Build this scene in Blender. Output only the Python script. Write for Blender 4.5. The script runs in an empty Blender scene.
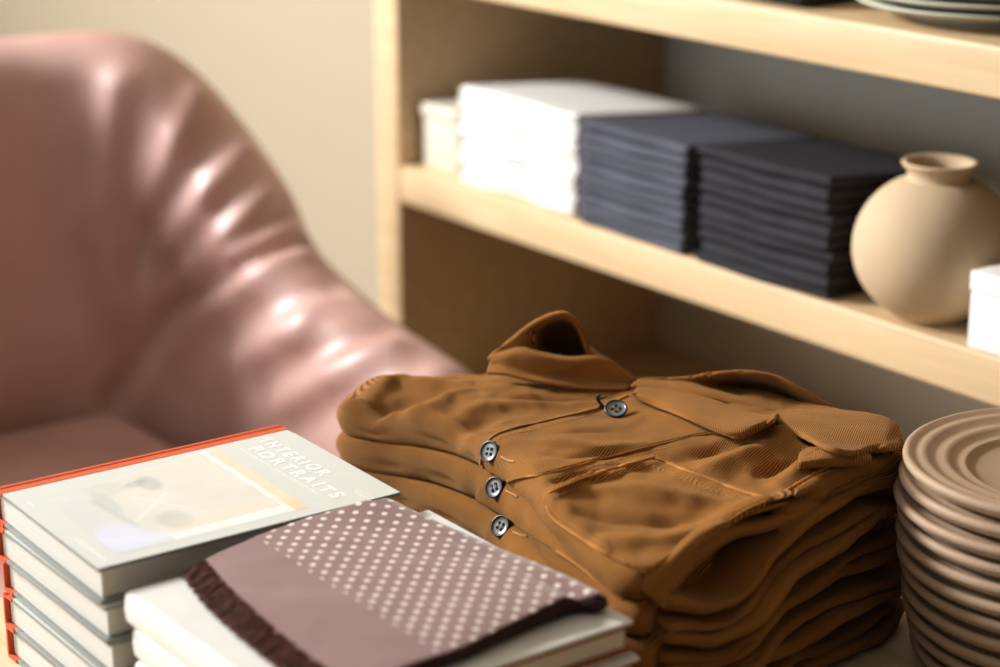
import bpy, math, random
import numpy as np
from mathutils import Vector, Matrix
from mathutils.bvhtree import BVHTree

random.seed(7); RNG = np.random.default_rng(7)
scene = bpy.context.scene
COL = scene.collection

# ------------------------------------------------------------------ camera frame
# X runs along the shelf, Y towards the back wall, Z up, metres.
FPX = 2050.0
PITCH = math.radians(17.2); YAW = math.radians(36.0); CH = 1.37
_fw = np.array([-math.cos(YAW), math.sin(YAW)]); _rt = np.array([math.sin(YAW), math.cos(YAW)])
FV = np.array([_fw[0]*math.cos(PITCH), _fw[1]*math.cos(PITCH), -math.sin(PITCH)])
UV_ = np.array([_fw[0]*math.sin(PITCH), _fw[1]*math.sin(PITCH), math.cos(PITCH)])
RV = np.array([_rt[0], _rt[1], 0.0]); CP = np.array([0, 0, CH])

def ray(x, y): return FV + RV*(x-500)/FPX + UV_*(333.5-y)/FPX
def at(x, y, z):
    r = ray(x, y); return CP + r*((z-CH)/r[2])
def atk(x, y, k): return CP + ray(x, y)*k
def aty(x, y, Y):
    r = ray(x, y); return CP + r*(Y/r[1])
def depth(P): return float((np.asarray(P)-CP) @ FV)

TABLE = 0.60

# ------------------------------------------------------------------ materials
def new_mat(name):
    m = bpy.data.materials.new(name); m.use_nodes = True
    nt = m.node_tree; b = nt.nodes['Principled BSDF']
    return m, nt, b
def srgb(r, g, b):
    f = lambda c: (c/255/12.92) if c/255 <= .04045 else ((c/255+.055)/1.055)**2.4
    return (f(r), f(g), f(b), 1)
def N(nt, t, **kw):
    n = nt.nodes.new(t)
    for k, v in kw.items(): setattr(n, k, v)
    return n
def plain(name, c, rough=.6, spec=.4, bump=0, bscale=200, var=0, vscale=20, metal=0, sheen=0, coat=0):
    m, nt, b = new_mat(name)
    b.inputs['Base Color'].default_value = c; b.inputs['Roughness'].default_value = rough
    b.inputs['Specular IOR Level'].default_value = spec; b.inputs['Metallic'].default_value = metal
    if sheen: b.inputs['Sheen Weight'].default_value = sheen
    if coat: b.inputs['Coat Weight'].default_value = coat; b.inputs['Coat Roughness'].default_value = .25
    tc = N(nt, 'ShaderNodeTexCoord')
    if bump:
        n = N(nt, 'ShaderNodeTexNoise'); n.inputs['Scale'].default_value = bscale; n.inputs['Detail'].default_value = 4
        nt.links.new(tc.outputs['Object'], n.inputs['Vector'])
        bp = N(nt, 'ShaderNodeBump'); bp.inputs['Strength'].default_value = bump; bp.inputs['Distance'].default_value = .002
        nt.links.new(n.outputs['Fac'], bp.inputs['Height']); nt.links.new(bp.outputs['Normal'], b.inputs['Normal'])
    if var:
        n = N(nt, 'ShaderNodeTexNoise'); n.inputs['Scale'].default_value = vscale; n.inputs['Detail'].default_value = 5
        nt.links.new(tc.outputs['Object'], n.inputs['Vector'])
        r = N(nt, 'ShaderNodeValToRGB'); r.color_ramp.elements[0].position = .3; r.color_ramp.elements[1].position = .7
        r.color_ramp.elements[0].color = tuple(v*(1-var) for v in c[:3])+(1,)
        r.color_ramp.elements[1].color = tuple(min(1, v*(1+var)) for v in c[:3])+(1,)
        nt.links.new(n.outputs['Fac'], r.inputs['Fac']); nt.links.new(r.outputs['Color'], b.inputs['Base Color'])
    return m

def wood(name, c1, c2, scale=(1.5, 22, 22), rough=.5):
    m, nt, b = new_mat(name); b.inputs['Roughness'].default_value = rough
    tc = N(nt, 'ShaderNodeTexCoord'); mp = N(nt, 'ShaderNodeMapping'); mp.inputs['Scale'].default_value = scale
    n = N(nt, 'ShaderNodeTexNoise'); n.inputs['Scale'].default_value = 3; n.inputs['Detail'].default_value = 6; n.inputs['Distortion'].default_value = .6
    r = N(nt, 'ShaderNodeValToRGB'); r.color_ramp.elements[0].color = c1; r.color_ramp.elements[1].color = c2
    r.color_ramp.elements[0].position = .35; r.color_ramp.elements[1].position = .65
    L = nt.links.new
    L(tc.outputs['Object'], mp.inputs['Vector']); L(mp.outputs['Vector'], n.inputs['Vector']); L(n.outputs['Fac'], r.inputs['Fac']); L(r.outputs['Color'], b.inputs['Base Color'])
    return m

def corduroy(name, c_hi, c_lo, period=.0018, bump=.9):
    """wales run along the V direction of the mesh's UV map (metres)"""
    m, nt, b = new_mat(name); L = nt.links.new
    b.inputs['Roughness'].default_value = .85; b.inputs['Specular IOR Level'].default_value = .15
    b.inputs['Sheen Weight'].default_value = .25; b.inputs['Sheen Roughness'].default_value = .6
    b.inputs['Sheen Tint'].default_value = srgb(255, 220, 165)
    uv = N(nt, 'ShaderNodeUVMap'); sep = N(nt, 'ShaderNodeSeparateXYZ'); L(uv.outputs['UV'], sep.inputs['Vector'])
    tc = N(nt, 'ShaderNodeTexCoord')
    nz = N(nt, 'ShaderNodeTexNoise'); nz.inputs['Scale'].default_value = 25; nz.inputs['Detail'].default_value = 2
    L(tc.outputs['Object'], nz.inputs['Vector'])
    ma = N(nt, 'ShaderNodeMath', operation='MULTIPLY_ADD'); ma.inputs[1].default_value = .0016; L(nz.outputs['Fac'], ma.inputs[0]); L(sep.outputs['X'], ma.inputs[2])
    mu = N(nt, 'ShaderNodeMath', operation='MULTIPLY'); mu.inputs[1].default_value = 2*math.pi/period; L(ma.outputs[0], mu.inputs[0])
    sn = N(nt, 'ShaderNodeMath', operation='SINE'); L(mu.outputs[0], sn.inputs[0])
    mr = N(nt, 'ShaderNodeMapRange'); mr.inputs[1].default_value = -1; mr.inputs[2].default_value = .5; L(sn.outputs[0], mr.inputs[0])
    # pile wear: large soft patches
    n2 = N(nt, 'ShaderNodeTexNoise'); n2.inputs['Scale'].default_value = 14; n2.inputs['Detail'].default_value = 5; L(tc.outputs['Object'], n2.inputs['Vector'])
    n3 = N(nt, 'ShaderNodeTexNoise'); n3.inputs['Scale'].default_value = 500; n3.inputs['Detail'].default_value = 2; L(tc.outputs['Object'], n3.inputs['Vector'])
    mx0 = N(nt, 'ShaderNodeMix', data_type='RGBA'); mx0.inputs[6].default_value = tuple(v*.82 for v in c_hi[:3])+(1,); mx0.inputs[7].default_value = tuple(min(1, v*1.16) for v in c_hi[:3])+(1,)
    r2 = N(nt, 'ShaderNodeMapRange'); r2.inputs[1].default_value = .35; r2.inputs[2].default_value = .65; L(n2.outputs['Fac'], r2.inputs[0]); L(r2.outputs[0], mx0.inputs[0])
    mx = N(nt, 'ShaderNodeMix', data_type='RGBA'); mx.inputs[6].default_value = c_lo
    L(mr.outputs[0], mx.inputs[0]); L(mx0.outputs[2], mx.inputs[7]); L(mx.outputs[2], b.inputs['Base Color'])
    add = N(nt, 'ShaderNodeMath', operation='MULTIPLY_ADD'); add.inputs[1].default_value = .35; L(n3.outputs['Fac'], add.inputs[0]); L(mr.outputs[0], add.inputs[2])
    bp = N(nt, 'ShaderNodeBump'); bp.inputs['Strength'].default_value = bump; bp.inputs['Distance'].default_value = .0010
    L(add.outputs[0], bp.inputs['Height']); L(bp.outputs['Normal'], b.inputs['Normal'])
    return m

def layered(name, c, c2, freq, rough=.8, axis='Z', bump=.4):
    """page edges: fine horizontal lines"""
    m, nt, b = new_mat(name); L = nt.links.new; b.inputs['Roughness'].default_value = rough; b.inputs['Specular IOR Level'].default_value = .2
    tc = N(nt, 'ShaderNodeTexCoord'); mp = N(nt, 'ShaderNodeMapping'); mp.inputs['Scale'].default_value = (3, 3, freq)
    n = N(nt, 'ShaderNodeTexNoise'); n.inputs['Scale'].default_value = 1; n.inputs['Detail'].default_value = 3
    L(tc.outputs['Object'], mp.inputs['Vector']); L(mp.outputs['Vector'], n.inputs['Vector'])
    r = N(nt, 'ShaderNodeValToRGB'); r.color_ramp.elements[0].color = c2; r.color_ramp.elements[1].color = c
    r.color_ramp.elements[0].position = .3; r.color_ramp.elements[1].position = .6
    L(n.outputs['Fac'], r.inputs['Fac']); L(r.outputs['Color'], b.inputs['Base Color'])
    bp = N(nt, 'ShaderNodeBump'); bp.inputs['Strength'].default_value = bump; bp.inputs['Distance'].default_value = .0005
    L(n.outputs['Fac'], bp.inputs['Height']); L(bp.outputs['Normal'], b.inputs['Normal'])
    return m

def dotted(name, base, dot, period=.0117, rad=.215, v0=.10, v1=2.0):
    """printed spots on a staggered grid in the UV map (metres); plain border where V < v0"""
    m, nt, b = new_mat(name); L = nt.links.new
    b.inputs['Roughness'].default_value = .75; b.inputs['Specular IOR Level'].default_value = .25; b.inputs['Sheen Weight'].default_value = .3
    uv = N(nt, 'ShaderNodeUVMap'); sep = N(nt, 'ShaderNodeSeparateXYZ'); L(uv.outputs['UV'], sep.inputs['Vector'])
    def M(op, a, bb=None, c=None):
        n = N(nt, 'ShaderNodeMath', operation=op)
        for i, v in enumerate((a, bb, c)):
            if v is None: continue
            if isinstance(v, (int, float)): n.inputs[i].default_value = v
            else: L(v, n.inputs[i])
        return n.outputs[0]
    u = M('DIVIDE', sep.outputs['X'], period); v = M('DIVIDE', sep.outputs['Y'], period)
    s = M('ADD', u, v); d = M('SUBTRACT', u, v)          # square grid turned by 45 degrees
    s = M('MULTIPLY', s, .7071); d = M('MULTIPLY', d, .7071)
    fs = M('SUBTRACT', M('FRACT', s), .5); fd = M('SUBTRACT', M('FRACT', d), .5)
    r = M('SQRT', M('ADD', M('MULTIPLY', fs, fs), M('MULTIPLY', fd, fd)))
    inside = M('LESS_THAN', r, rad)
    band = M('MULTIPLY', M('GREATER_THAN', sep.outputs['Y'], v0), M('LESS_THAN', sep.outputs['Y'], v1))
    fac = M('MULTIPLY', inside, band)
    mx = N(nt, 'ShaderNodeMix', data_type='RGBA'); mx.inputs[6].default_value = base; mx.inputs[7].default_value = dot
    L(fac, mx.inputs[0]); L(mx.outputs[2], b.inputs['Base Color'])
    tc = N(nt, 'ShaderNodeTexCoord'); n3 = N(nt, 'ShaderNodeTexNoise'); n3.inputs['Scale'].default_value = 1200; L(tc.outputs['Object'], n3.inputs['Vector'])
    bp = N(nt, 'ShaderNodeBump'); bp.inputs['Strength'].default_value = .3; bp.inputs['Distance'].default_value = .0004
    L(n3.outputs['Fac'], bp.inputs['Height']); L(bp.outputs['Normal'], b.inputs['Normal'])
    return m

def vcol(name, rough=.35, coat=.3):
    m, nt, b = new_mat(name); a = N(nt, 'ShaderNodeVertexColor', layer_name='print')
    nt.links.new(a.outputs['Color'], b.inputs['Base Color']); b.inputs['Roughness'].default_value = rough
    b.inputs['Coat Weight'].default_value = coat; b.inputs['Coat Roughness'].default_value = .3
    return m

M = dict(
 wall=plain('wall_paint', srgb(168, 156, 134), .9, .2, bump=.15, bscale=120),
 backpanel=plain('shelf_back_grey', srgb(204, 201, 189), .85, .2, bump=.1, bscale=150),
 floor=wood('floor_boards', srgb(92, 72, 54), srgb(112, 90, 68)),
 ceiling=plain('ceiling_paint', srgb(235, 232, 225), .9, .2, bump=.1),
 shelf=wood('shelf_oak', srgb(204, 174, 132), srgb(217, 190, 150)),
 tabletop=wood('table_oak', srgb(200, 176, 140), srgb(214, 192, 157)),
 cord=corduroy('tan_corduroy', srgb(176, 114, 44), srgb(64, 34, 9)),
 cordin=corduroy('tan_corduroy_lining', srgb(112, 66, 28), srgb(78, 44, 18), bump=.5),
 stitch=plain('stitch_thread', srgb(196, 142, 76), .8, .2),
 holeth=plain('buttonhole_thread', srgb(206, 158, 104), .8, .2),
 button=plain('button_horn', srgb(106, 111, 112), .28, .8, var=.2, vscale=250, metal=.05),
 buttonrim=plain('button_rim', srgb(50, 52, 53), .32, .6, metal=.1),
 dark=plain('hole_shade', srgb(22, 18, 16), .8, .2),
 cordblack=plain('navy_cord', srgb(34, 38, 44), .7, .3),
 grey_cloth=plain('grey_cover', srgb(206, 209, 203), .45, .4, bump=.1, bscale=900, coat=.2),
 board=plain('grey_board', srgb(136, 137, 131), .75, .2),
 orange=plain('orange_cloth', srgb(206, 92, 54), .75, .3, bump=.3, bscale=1500, var=.06, vscale=80),
 pages=layered('page_edges', srgb(212, 210, 204), srgb(190, 187, 178), 1400),
 pages2=layered('white_book_pages', srgb(226, 218, 200), srgb(204, 194, 174), 1400),
 print=vcol('cover_print'),
 titlew=plain('title_white', srgb(246, 244, 238), .5, .4),
 white_cover=plain('white_book_cover', srgb(222, 222, 217), .5, .35, bump=.08, bscale=600, var=.03, vscale=25),
 rust=plain('rust_endpaper', srgb(150, 80, 48), .7, .3),
 scarf=dotted('scarf_print', srgb(128, 96, 90), srgb(226, 208, 196), v0=.050),
 scarfdark=plain('scarf_lining', srgb(52, 34, 34), .8, .2, bump=.3, bscale=900),
 fringe=plain('scarf_fringe', srgb(92, 52, 40), .7, .3, var=.4, vscale=180),
 plate=plain('stoneware', srgb(176, 149, 122), .55, .35, bump=.15, bscale=500, var=.07, vscale=30),
 palepl=plain('pale_stoneware', srgb(196, 194, 176), .5, .4, var=.05, vscale=30),
 leather=None,
 linenw=plain('white_linen', srgb(226, 225, 221), .85, .2, bump=.4, bscale=400),
 linenc=plain('cream_card', srgb(210, 203, 186), .8, .2, bump=.2, bscale=300),
 lineng=plain('slate_linen', srgb(80, 82, 92), .85, .2, bump=.4, bscale=400, var=.08, vscale=40),
 linenk=plain('charcoal_linen', srgb(44, 43, 47), .85, .2, bump=.4, bscale=400, var=.08, vscale=40),
 clay=plain('clay', srgb(198, 174, 142), .8, .2, bump=.2, bscale=250, var=.06, vscale=14),
 boxw=plain('white_card', srgb(238, 238, 232), .6, .3),
)
def leather():
    m, nt, b = new_mat('pink_leather'); L = nt.links.new
    tc = N(nt, 'ShaderNodeTexCoord')
    n = N(nt, 'ShaderNodeTexNoise'); n.inputs['Scale'].default_value = 5; n.inputs['Detail'].default_value = 6; L(tc.outputs['Object'], n.inputs['Vector'])
    r = N(nt, 'ShaderNodeValToRGB'); r.color_ramp.elements[0].color = srgb(172, 132, 121); r.color_ramp.elements[1].color = srgb(196, 158, 149)
    r.color_ramp.elements[0].position = .35; r.color_ramp.elements[1].position = .65
    L(n.outputs['Fac'], r.inputs['Fac']); L(r.outputs['Color'], b.inputs['Base Color'])
    b.inputs['Roughness'].default_value = .47; b.inputs['Specular IOR Level'].default_value = .7; b.inputs['Coat Weight'].default_value = .12; b.inputs['Coat Roughness'].default_value = .5
    n2 = N(nt, 'ShaderNodeTexNoise'); n2.inputs['Scale'].default_value = 260; L(tc.outputs['Object'], n2.inputs['Vector'])
    bp = N(nt, 'ShaderNodeBump'); bp.inputs['Strength'].default_value = .25; bp.inputs['Distance'].default_value = .001
    L(n2.outputs['Fac'], bp.inputs['Height']); L(bp.outputs['Normal'], b.inputs['Normal'])
    return m
M['leather'] = leather()

# ------------------------------------------------------------------ mesh helpers
def link(o, parent=None):
    COL.objects.link(o)
    if parent is not None: o.parent = parent
    return o
def mesh_obj(name, V, Fc, mat, parent=None, smooth=True, uv=None, loc=None):
    """V (n,3) world coordinates, Fc list/array of faces. The origin is moved to loc (or parent's place)."""
    V = np.asarray(V, float).copy()
    org = np.zeros(3)
    if parent is not None: org = np.array(world_loc(parent))
    elif loc is not None: org = np.array(loc, float)
    me = bpy.data.meshes.new(name)
    W = V - org
    if isinstance(Fc, np.ndarray):
        n, k = Fc.shape
        me.vertices.add(len(W)); me.vertices.foreach_set('co', W.astype(np.float32).ravel())
        me.loops.add(n*k); me.loops.foreach_set('vertex_index', Fc.astype(np.int32).ravel())
        me.polygons.add(n); me.polygons.foreach_set('loop_start', np.arange(0, n*k, k, dtype=np.int32))
        me.update(calc_edges=True)
    else:
        me.from_pydata([tuple(v) for v in W], [], [tuple(f) for f in Fc]); me.update()
    me.validate()
    if smooth: me.polygons.foreach_set('use_smooth', np.ones(len(me.polygons), bool))
    if uv is not None:
        l = me.uv_layers.new(name='UVMap'); idx = np.empty(len(me.loops), np.int32); me.loops.foreach_get('vertex_index', idx)
        l.data.foreach_set('uv', np.asarray(uv, np.float32)[idx].ravel())
    me.materials.append(mat)
    o = bpy.data.objects.new(name, me); link(o, parent)
    if parent is None: o.location = org
    return o
_loc = {}
def world_loc(o):
    p = np.array(o.location)
    q = o.parent
    while q is not None: p = p + np.array(q.location); q = q.parent
    return p
def thing(name, label, cat, loc=(0, 0, 0), group=None):
    o = bpy.data.objects.new(name, None); COL.objects.link(o); o.location = tuple(loc); o.empty_display_size = .05
    return tag(o, label, cat, group)
def tag(o, label, cat, group=None):
    o['label'] = label; o['category'] = cat
    if group: o['group'] = group
    return o
def struct(o): o['kind'] = 'structure'; return o

def catmull(P, n, closed=False):
    P = np.asarray(P, float); m = len(P)
    if closed: Q = np.vstack([P[-1], P, P[0], P[1]]); segs = m
    else: Q = np.vstack([2*P[0]-P[1], P, 2*P[-1]-P[-2]]); segs = m-1
    # dense then resample by arc length
    T = np.linspace(0, segs, max(n*4, segs*24)+1); T[-1] -= 1e-9
    i = np.floor(T).astype(int); t = (T-i)[:, None]
    p0, p1, p2, p3 = Q[i], Q[i+1], Q[i+2], Q[i+3]
    D = .5*((2*p1)+(-p0+p2)*t+(2*p0-5*p1+4*p2-p3)*t**2+(-p0+3*p1-3*p2+p3)*t**3)
    s = np.concatenate([[0], np.cumsum(np.linalg.norm(np.diff(D, axis=0), axis=1))])
    u = np.linspace(0, s[-1], n, endpoint=not closed)
    return np.stack([np.interp(u, s, D[:, k]) for k in range(D.shape[1])], 1)
def loft(rows, nu, nv):
    """rows: list of control polylines -> (nv,nu,3) smooth grid"""
    R = [catmull(r, nu) for r in rows]
    R = np.array(R)                                  # m,nu,3
    out = np.empty((nv, nu, 3))
    m = len(R)
    Q = np.concatenate([2*R[:1]-R[1:2], R, 2*R[-1:]-R[-2:-1]]) if m > 2 else None
    for a, T in enumerate(np.linspace(0, m-1, nv)):
        i = min(int(T), m-2); t = T-i
        if m > 2:
            p0, p1, p2, p3 = Q[i], Q[i+1], Q[i+2], Q[i+3]
            out[a] = .5*((2*p1)+(-p0+p2)*t+(2*p0-5*p1+4*p2-p3)*t**2+(-p0+3*p1-3*p2+p3)*t**3)
        else: out[a] = R[i]*(1-t)+R[i+1]*t
    return out
def grid_normals(G):
    du = np.gradient(G, axis=1); dv = np.gradient(G, axis=0)
    n = np.cross(du, dv); l = np.linalg.norm(n, axis=2, keepdims=True); l[l < 1e-12] = 1
    return n/l
def quads(nv, nu, closed_u=False, closed_v=False, off=0, flip=False):
    a = np.arange(nv*nu).reshape(nv, nu)
    if closed_u: a = np.hstack([a, a[:, :1]])
    if closed_v: a = np.vstack([a, a[:1]])
    q = np.stack([a[:-1, :-1], a[:-1, 1:], a[1:, 1:], a[1:, :-1]], -1).reshape(-1, 4)+off
    return q[:, ::-1].copy() if flip else q
def sheet(G, thick, up=None):
    """closed sheet of thickness `thick` around grid G with softly rounded rim. returns V, F, UVindex"""
    n = grid_normals(G)
    if up is not None and (n.reshape(-1, 3) @ np.asarray(up, float)).mean() < 0: n = -n
    nv, nu = G.shape[:2]
    thick = np.broadcast_to(np.asarray(thick, float), G.shape[:2])[..., None]
    top = G + n*thick/2; bot = G - n*thick/2
    V = np.vstack([top.reshape(-1, 3), bot.reshape(-1, 3)])
    a = np.arange(nv*nu).reshape(nv, nu)
    per = np.concatenate([a[0, :], a[1:, -1], a[-1, -2::-1], a[-2:0:-1, 0]])
    # bulged rim row
    cen = G.reshape(-1, 3)[per]; nxt = np.roll(cen, -1, 0)-np.roll(cen, 1, 0)
    out = np.cross(nxt, n.reshape(-1, 3)[per]); l = np.linalg.norm(out, axis=1, keepdims=True); l[l < 1e-12] = 1; out /= l
    mid = G.reshape(-1, 3).mean(0)
    if ((cen-mid)*out).sum(1).mean() < 0: out = -out
    rim = cen+out*thick.reshape(-1, 1)[per]*.42
    V = np.vstack([V, rim]); b0 = 2*nv*nu
    F = [quads(nv, nu), quads(nv, nu, off=nv*nu, flip=True)]
    k = len(per); i = np.arange(k); j = (i+1) % k
    F.append(np.stack([per[i], b0+i, b0+j, per[j]], 1)); F.append(np.stack([b0+i, per[i]+nv*nu, per[j]+nv*nu, b0+j], 1))
    return V, np.vstack(F)
def tube_data(P, r, seg=8, cap=True):
    P = np.asarray(P, float); n = len(P); r = np.broadcast_to(np.asarray(r, float), (n,))
    T = np.gradient(P, axis=0); T /= np.linalg.norm(T, axis=1, keepdims=True)+1e-12
    a = np.array([0, 0, 1.]) if abs(T[0][2]) < .9 else np.array([1., 0, 0])
    V = []
    for i in range(n):
        u = np.cross(T[i], a); u /= np.linalg.norm(u)+1e-12; w = np.cross(u, T[i]); a = w
        th = np.arange(seg)/seg*2*np.pi
        V.append(P[i]+r[i]*(np.cos(th)[:, None]*u+np.sin(th)[:, None]*w))
    V = np.vstack(V); F = quads(n, seg, closed_u=True).tolist()
    if cap: F.append(list(range(seg))[::-1]); F.append([(n-1)*seg+i for i in range(seg)])
    return V, F
class MB:
    def __init__(s): s.V = []; s.F = []; s.n = 0
    def add(s, V, F):
        s.F += [[int(i)+s.n for i in f] for f in (F.tolist() if isinstance(F, np.ndarray) else F)]
        s.V.append(np.asarray(V, float)); s.n += len(V); return s
    def box(s, x0, x1, y0, y1, z0, z1, bev=.0, rot=None):
        V, F = rbox(x0, x1, y0, y1, z0, z1, bev); 
        if rot is not None: V = rot(V)
        return s.add(V, F)
    def tube(s, P, r, seg=8): return s.add(*tube_data(P, r, seg))
    def build(s, name, mat, parent=None, smooth=True, **k):
        return mesh_obj(name, np.vstack(s.V), s.F, mat, parent, smooth, **k)
def rbox(x0, x1, y0, y1, z0, z1, b=.002, seg=3):
    """box with rounded vertical corners and rounded top/bottom edges"""
    b = min(b, (x1-x0)/2.01, (y1-y0)/2.01, (z1-z0)/2.01)
    if b <= 0:
        V = [(x, y, z) for z in (z0, z1) for x, y in ((x0, y0), (x1, y0), (x1, y1), (x0, y1))]
        return np.array(V), [(3, 2, 1, 0), (4, 5, 6, 7), (0, 1, 5, 4), (1, 2, 6, 5), (2, 3, 7, 6), (3, 0, 4, 7)]
    rings = []
    for q in np.linspace(0, np.pi/2, seg+1): rings.append((b*(1-np.sin(q)), z0+b*(1-np.cos(q))))
    for q in np.linspace(0, np.pi/2, seg+1): rings.append((b*(1-np.cos(q)), z1-b*(1-np.sin(q))))
    V = []
    for ins, z in rings:
        rr = max(b-ins, 1e-5)
        for cx, cy, a0 in ((x1-b, y1-b, 0), (x0+b, y1-b, 90), (x0+b, y0+b, 180), (x1-b, y0+b, 270)):
            for q in np.linspace(0, 90, seg+1):
                a = math.radians(a0+q); V.append((cx+rr*math.cos(a), cy+rr*math.sin(a), z))
    k = 4*(seg+1); F = quads(len(rings), k, closed_u=True).tolist()
    F.append(list(range(k))[::-1]); F.append([(len(rings)-1)*k+i for i in range(k)])
    return np.array(V), F
def lathe(profile, seg=96, center=(0, 0, 0), caps=True):
    p = np.asarray(profile, float); th = np.arange(seg)/seg*2*np.pi
    V = np.stack([p[:, 0][:, None]*np.cos(th), p[:, 0][:, None]*np.sin(th), np.repeat(p[:, 1][:, None], seg, 1)], -1).reshape(-1, 3)+np.array(center)
    F = quads(len(p), seg, closed_u=True).tolist()
    if caps and p[0, 0] > 1e-6: F.append(list(range(seg))[::-1])
    if caps and p[-1, 0] > 1e-6: F.append([(len(p)-1)*seg+i for i in range(seg)])
    return V, F
def fbm(X, Y, seed, f0=10., octv=4, gain=.5):
    r = np.random.default_rng(seed); out = np.zeros_like(X); a = 1.; f = f0
    for o in range(octv):
        for _ in range(4):
            an = r.uniform(0, 2*np.pi); ph = r.uniform(0, 2*np.pi); ff = f*r.uniform(.7, 1.3)
            out += a*.35*np.sin(ff*(X*np.cos(an)+Y*np.sin(an))+ph+1.2*np.sin(ff*.6*(Y*np.cos(an)-X*np.sin(an))+ph*2))
        a *= gain; f *= 2
    return out
def smooth01(t): t = np.clip(t, 0, 1); return t*t*(3-2*t)
def seg_dist(X, Y, P):
    """distance from points to a polyline P (n,2), and signed side"""
    best = np.full(X.shape, 1e9); side = np.zeros_like(X); tt = np.zeros_like(X); n = len(P)-1
    for i in range(n):
        a, b = P[i], P[i+1]; d = b-a; L2 = d@d+1e-18
        t = np.clip(((X-a[0])*d[0]+(Y-a[1])*d[1])/L2, 0, 1)
        dx = X-(a[0]+t*d[0]); dy = Y-(a[1]+t*d[1]); q = np.hypot(dx, dy)
        s = np.sign(d[0]*dy-d[1]*dx); mk = q < best
        best = np.where(mk, q, best); side = np.where(mk, s, side); tt = np.where(mk, (i+t)/n, tt)
    return best, side, tt


# ================================================================== the room
SY0, SY1 = 1.559, 2.06           # shelf front / back wall
WALLY = SY1+.003
def slab_struct(name, x0, x1, y0, y1, z0, z1, mat, bev=0.):
    V, F = rbox(x0, x1, y0, y1, z0, z1, bev)
    o = mesh_obj(name, V, F, mat, None, smooth=False, loc=((x0+x1)/2, (y0+y1)/2, z0)); return struct(o)
slab_struct('floor', -5.2, 2.4, -3.2, WALLY, -.05, 0, M['floor'])
slab_struct('wall_back', -5.2, 2.4, WALLY, WALLY+.1, 0, 2.8, M['wall'])
slab_struct('wall_left', -5.3, -5.2, -3.2, WALLY+.1, 0, 2.8, M['wall'])
slab_struct('ceiling', -5.3, 2.4, -3.2, WALLY+.1, 2.8, 2.88, M['ceiling'])
slab_struct('baseboard_back', -5.2, -2.46, WALLY-.014, WALLY, 0, .09, M['boxw'])

# ================================================================== table
TX0, TX1, TY0, TY1 = -1.63, .35, -.05, 1.47
tb = thing('display_table', 'light oak display table carrying the books, folded jackets and brown plates', 'table', ((TX0+TX1)/2, (TY0+TY1)/2, 0))
MB().box(TX0, TX1, TY0, TY1, TABLE-.035, TABLE, .004).build('tabletop', M['tabletop'], tb)
for x in (TX0+.06, TX1-.06):
    for y in (TY0+.06, TY1-.06):
        MB().box(x-.03, x+.03, y-.03, y+.03, 0, TABLE-.034, .004).build('leg', M['tabletop'], tb)
ap = MB()
for y in (TY0+.05, TY1-.07): ap.box(TX0+.09, TX1-.09, y, y+.02, TABLE-.1, TABLE-.034)
for x in (TX0+.05, TX1-.07): ap.box(x, x+.02, TY0+.09, TY1-.09, TABLE-.1, TABLE-.034)
ap.build('apron', M['tabletop'], tb, smooth=False)

# ================================================================== shelving unit
SHT = .052
SX0, SX1 = -2.39, -.35           # inner faces of the side panels
Z_LOW, Z_MID, Z_TOP = .384, .736, 1.047
sh = thing('shelving_unit', 'pale oak open shelving unit against the wall holding folded linen and pottery', 'shelf', (SX0, (SY0+SY1)/2, 0))
MB().box(SX0-.06, SX0, SY0, SY1, 0, 1.42, .004).build('side_panel', M['shelf'], sh)
MB().box(SX1, SX1+.06, SY0, SY1, 0, 1.42, .004).build('side_panel', M['shelf'], sh)
for z in (.09, Z_LOW, Z_MID, Z_TOP, 1.42):
    MB().box(SX0-.0005, SX1+.0005, SY0+.001, SY1, z-SHT, z, .004).build('shelf_board', M['shelf'], sh)

MB().box(SX0+.0005, SX1-.0005, SY1-.012, SY1-.001, .04, 1.40, 0).build('back_panel', M['backpanel'], sh, smooth=False)

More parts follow.
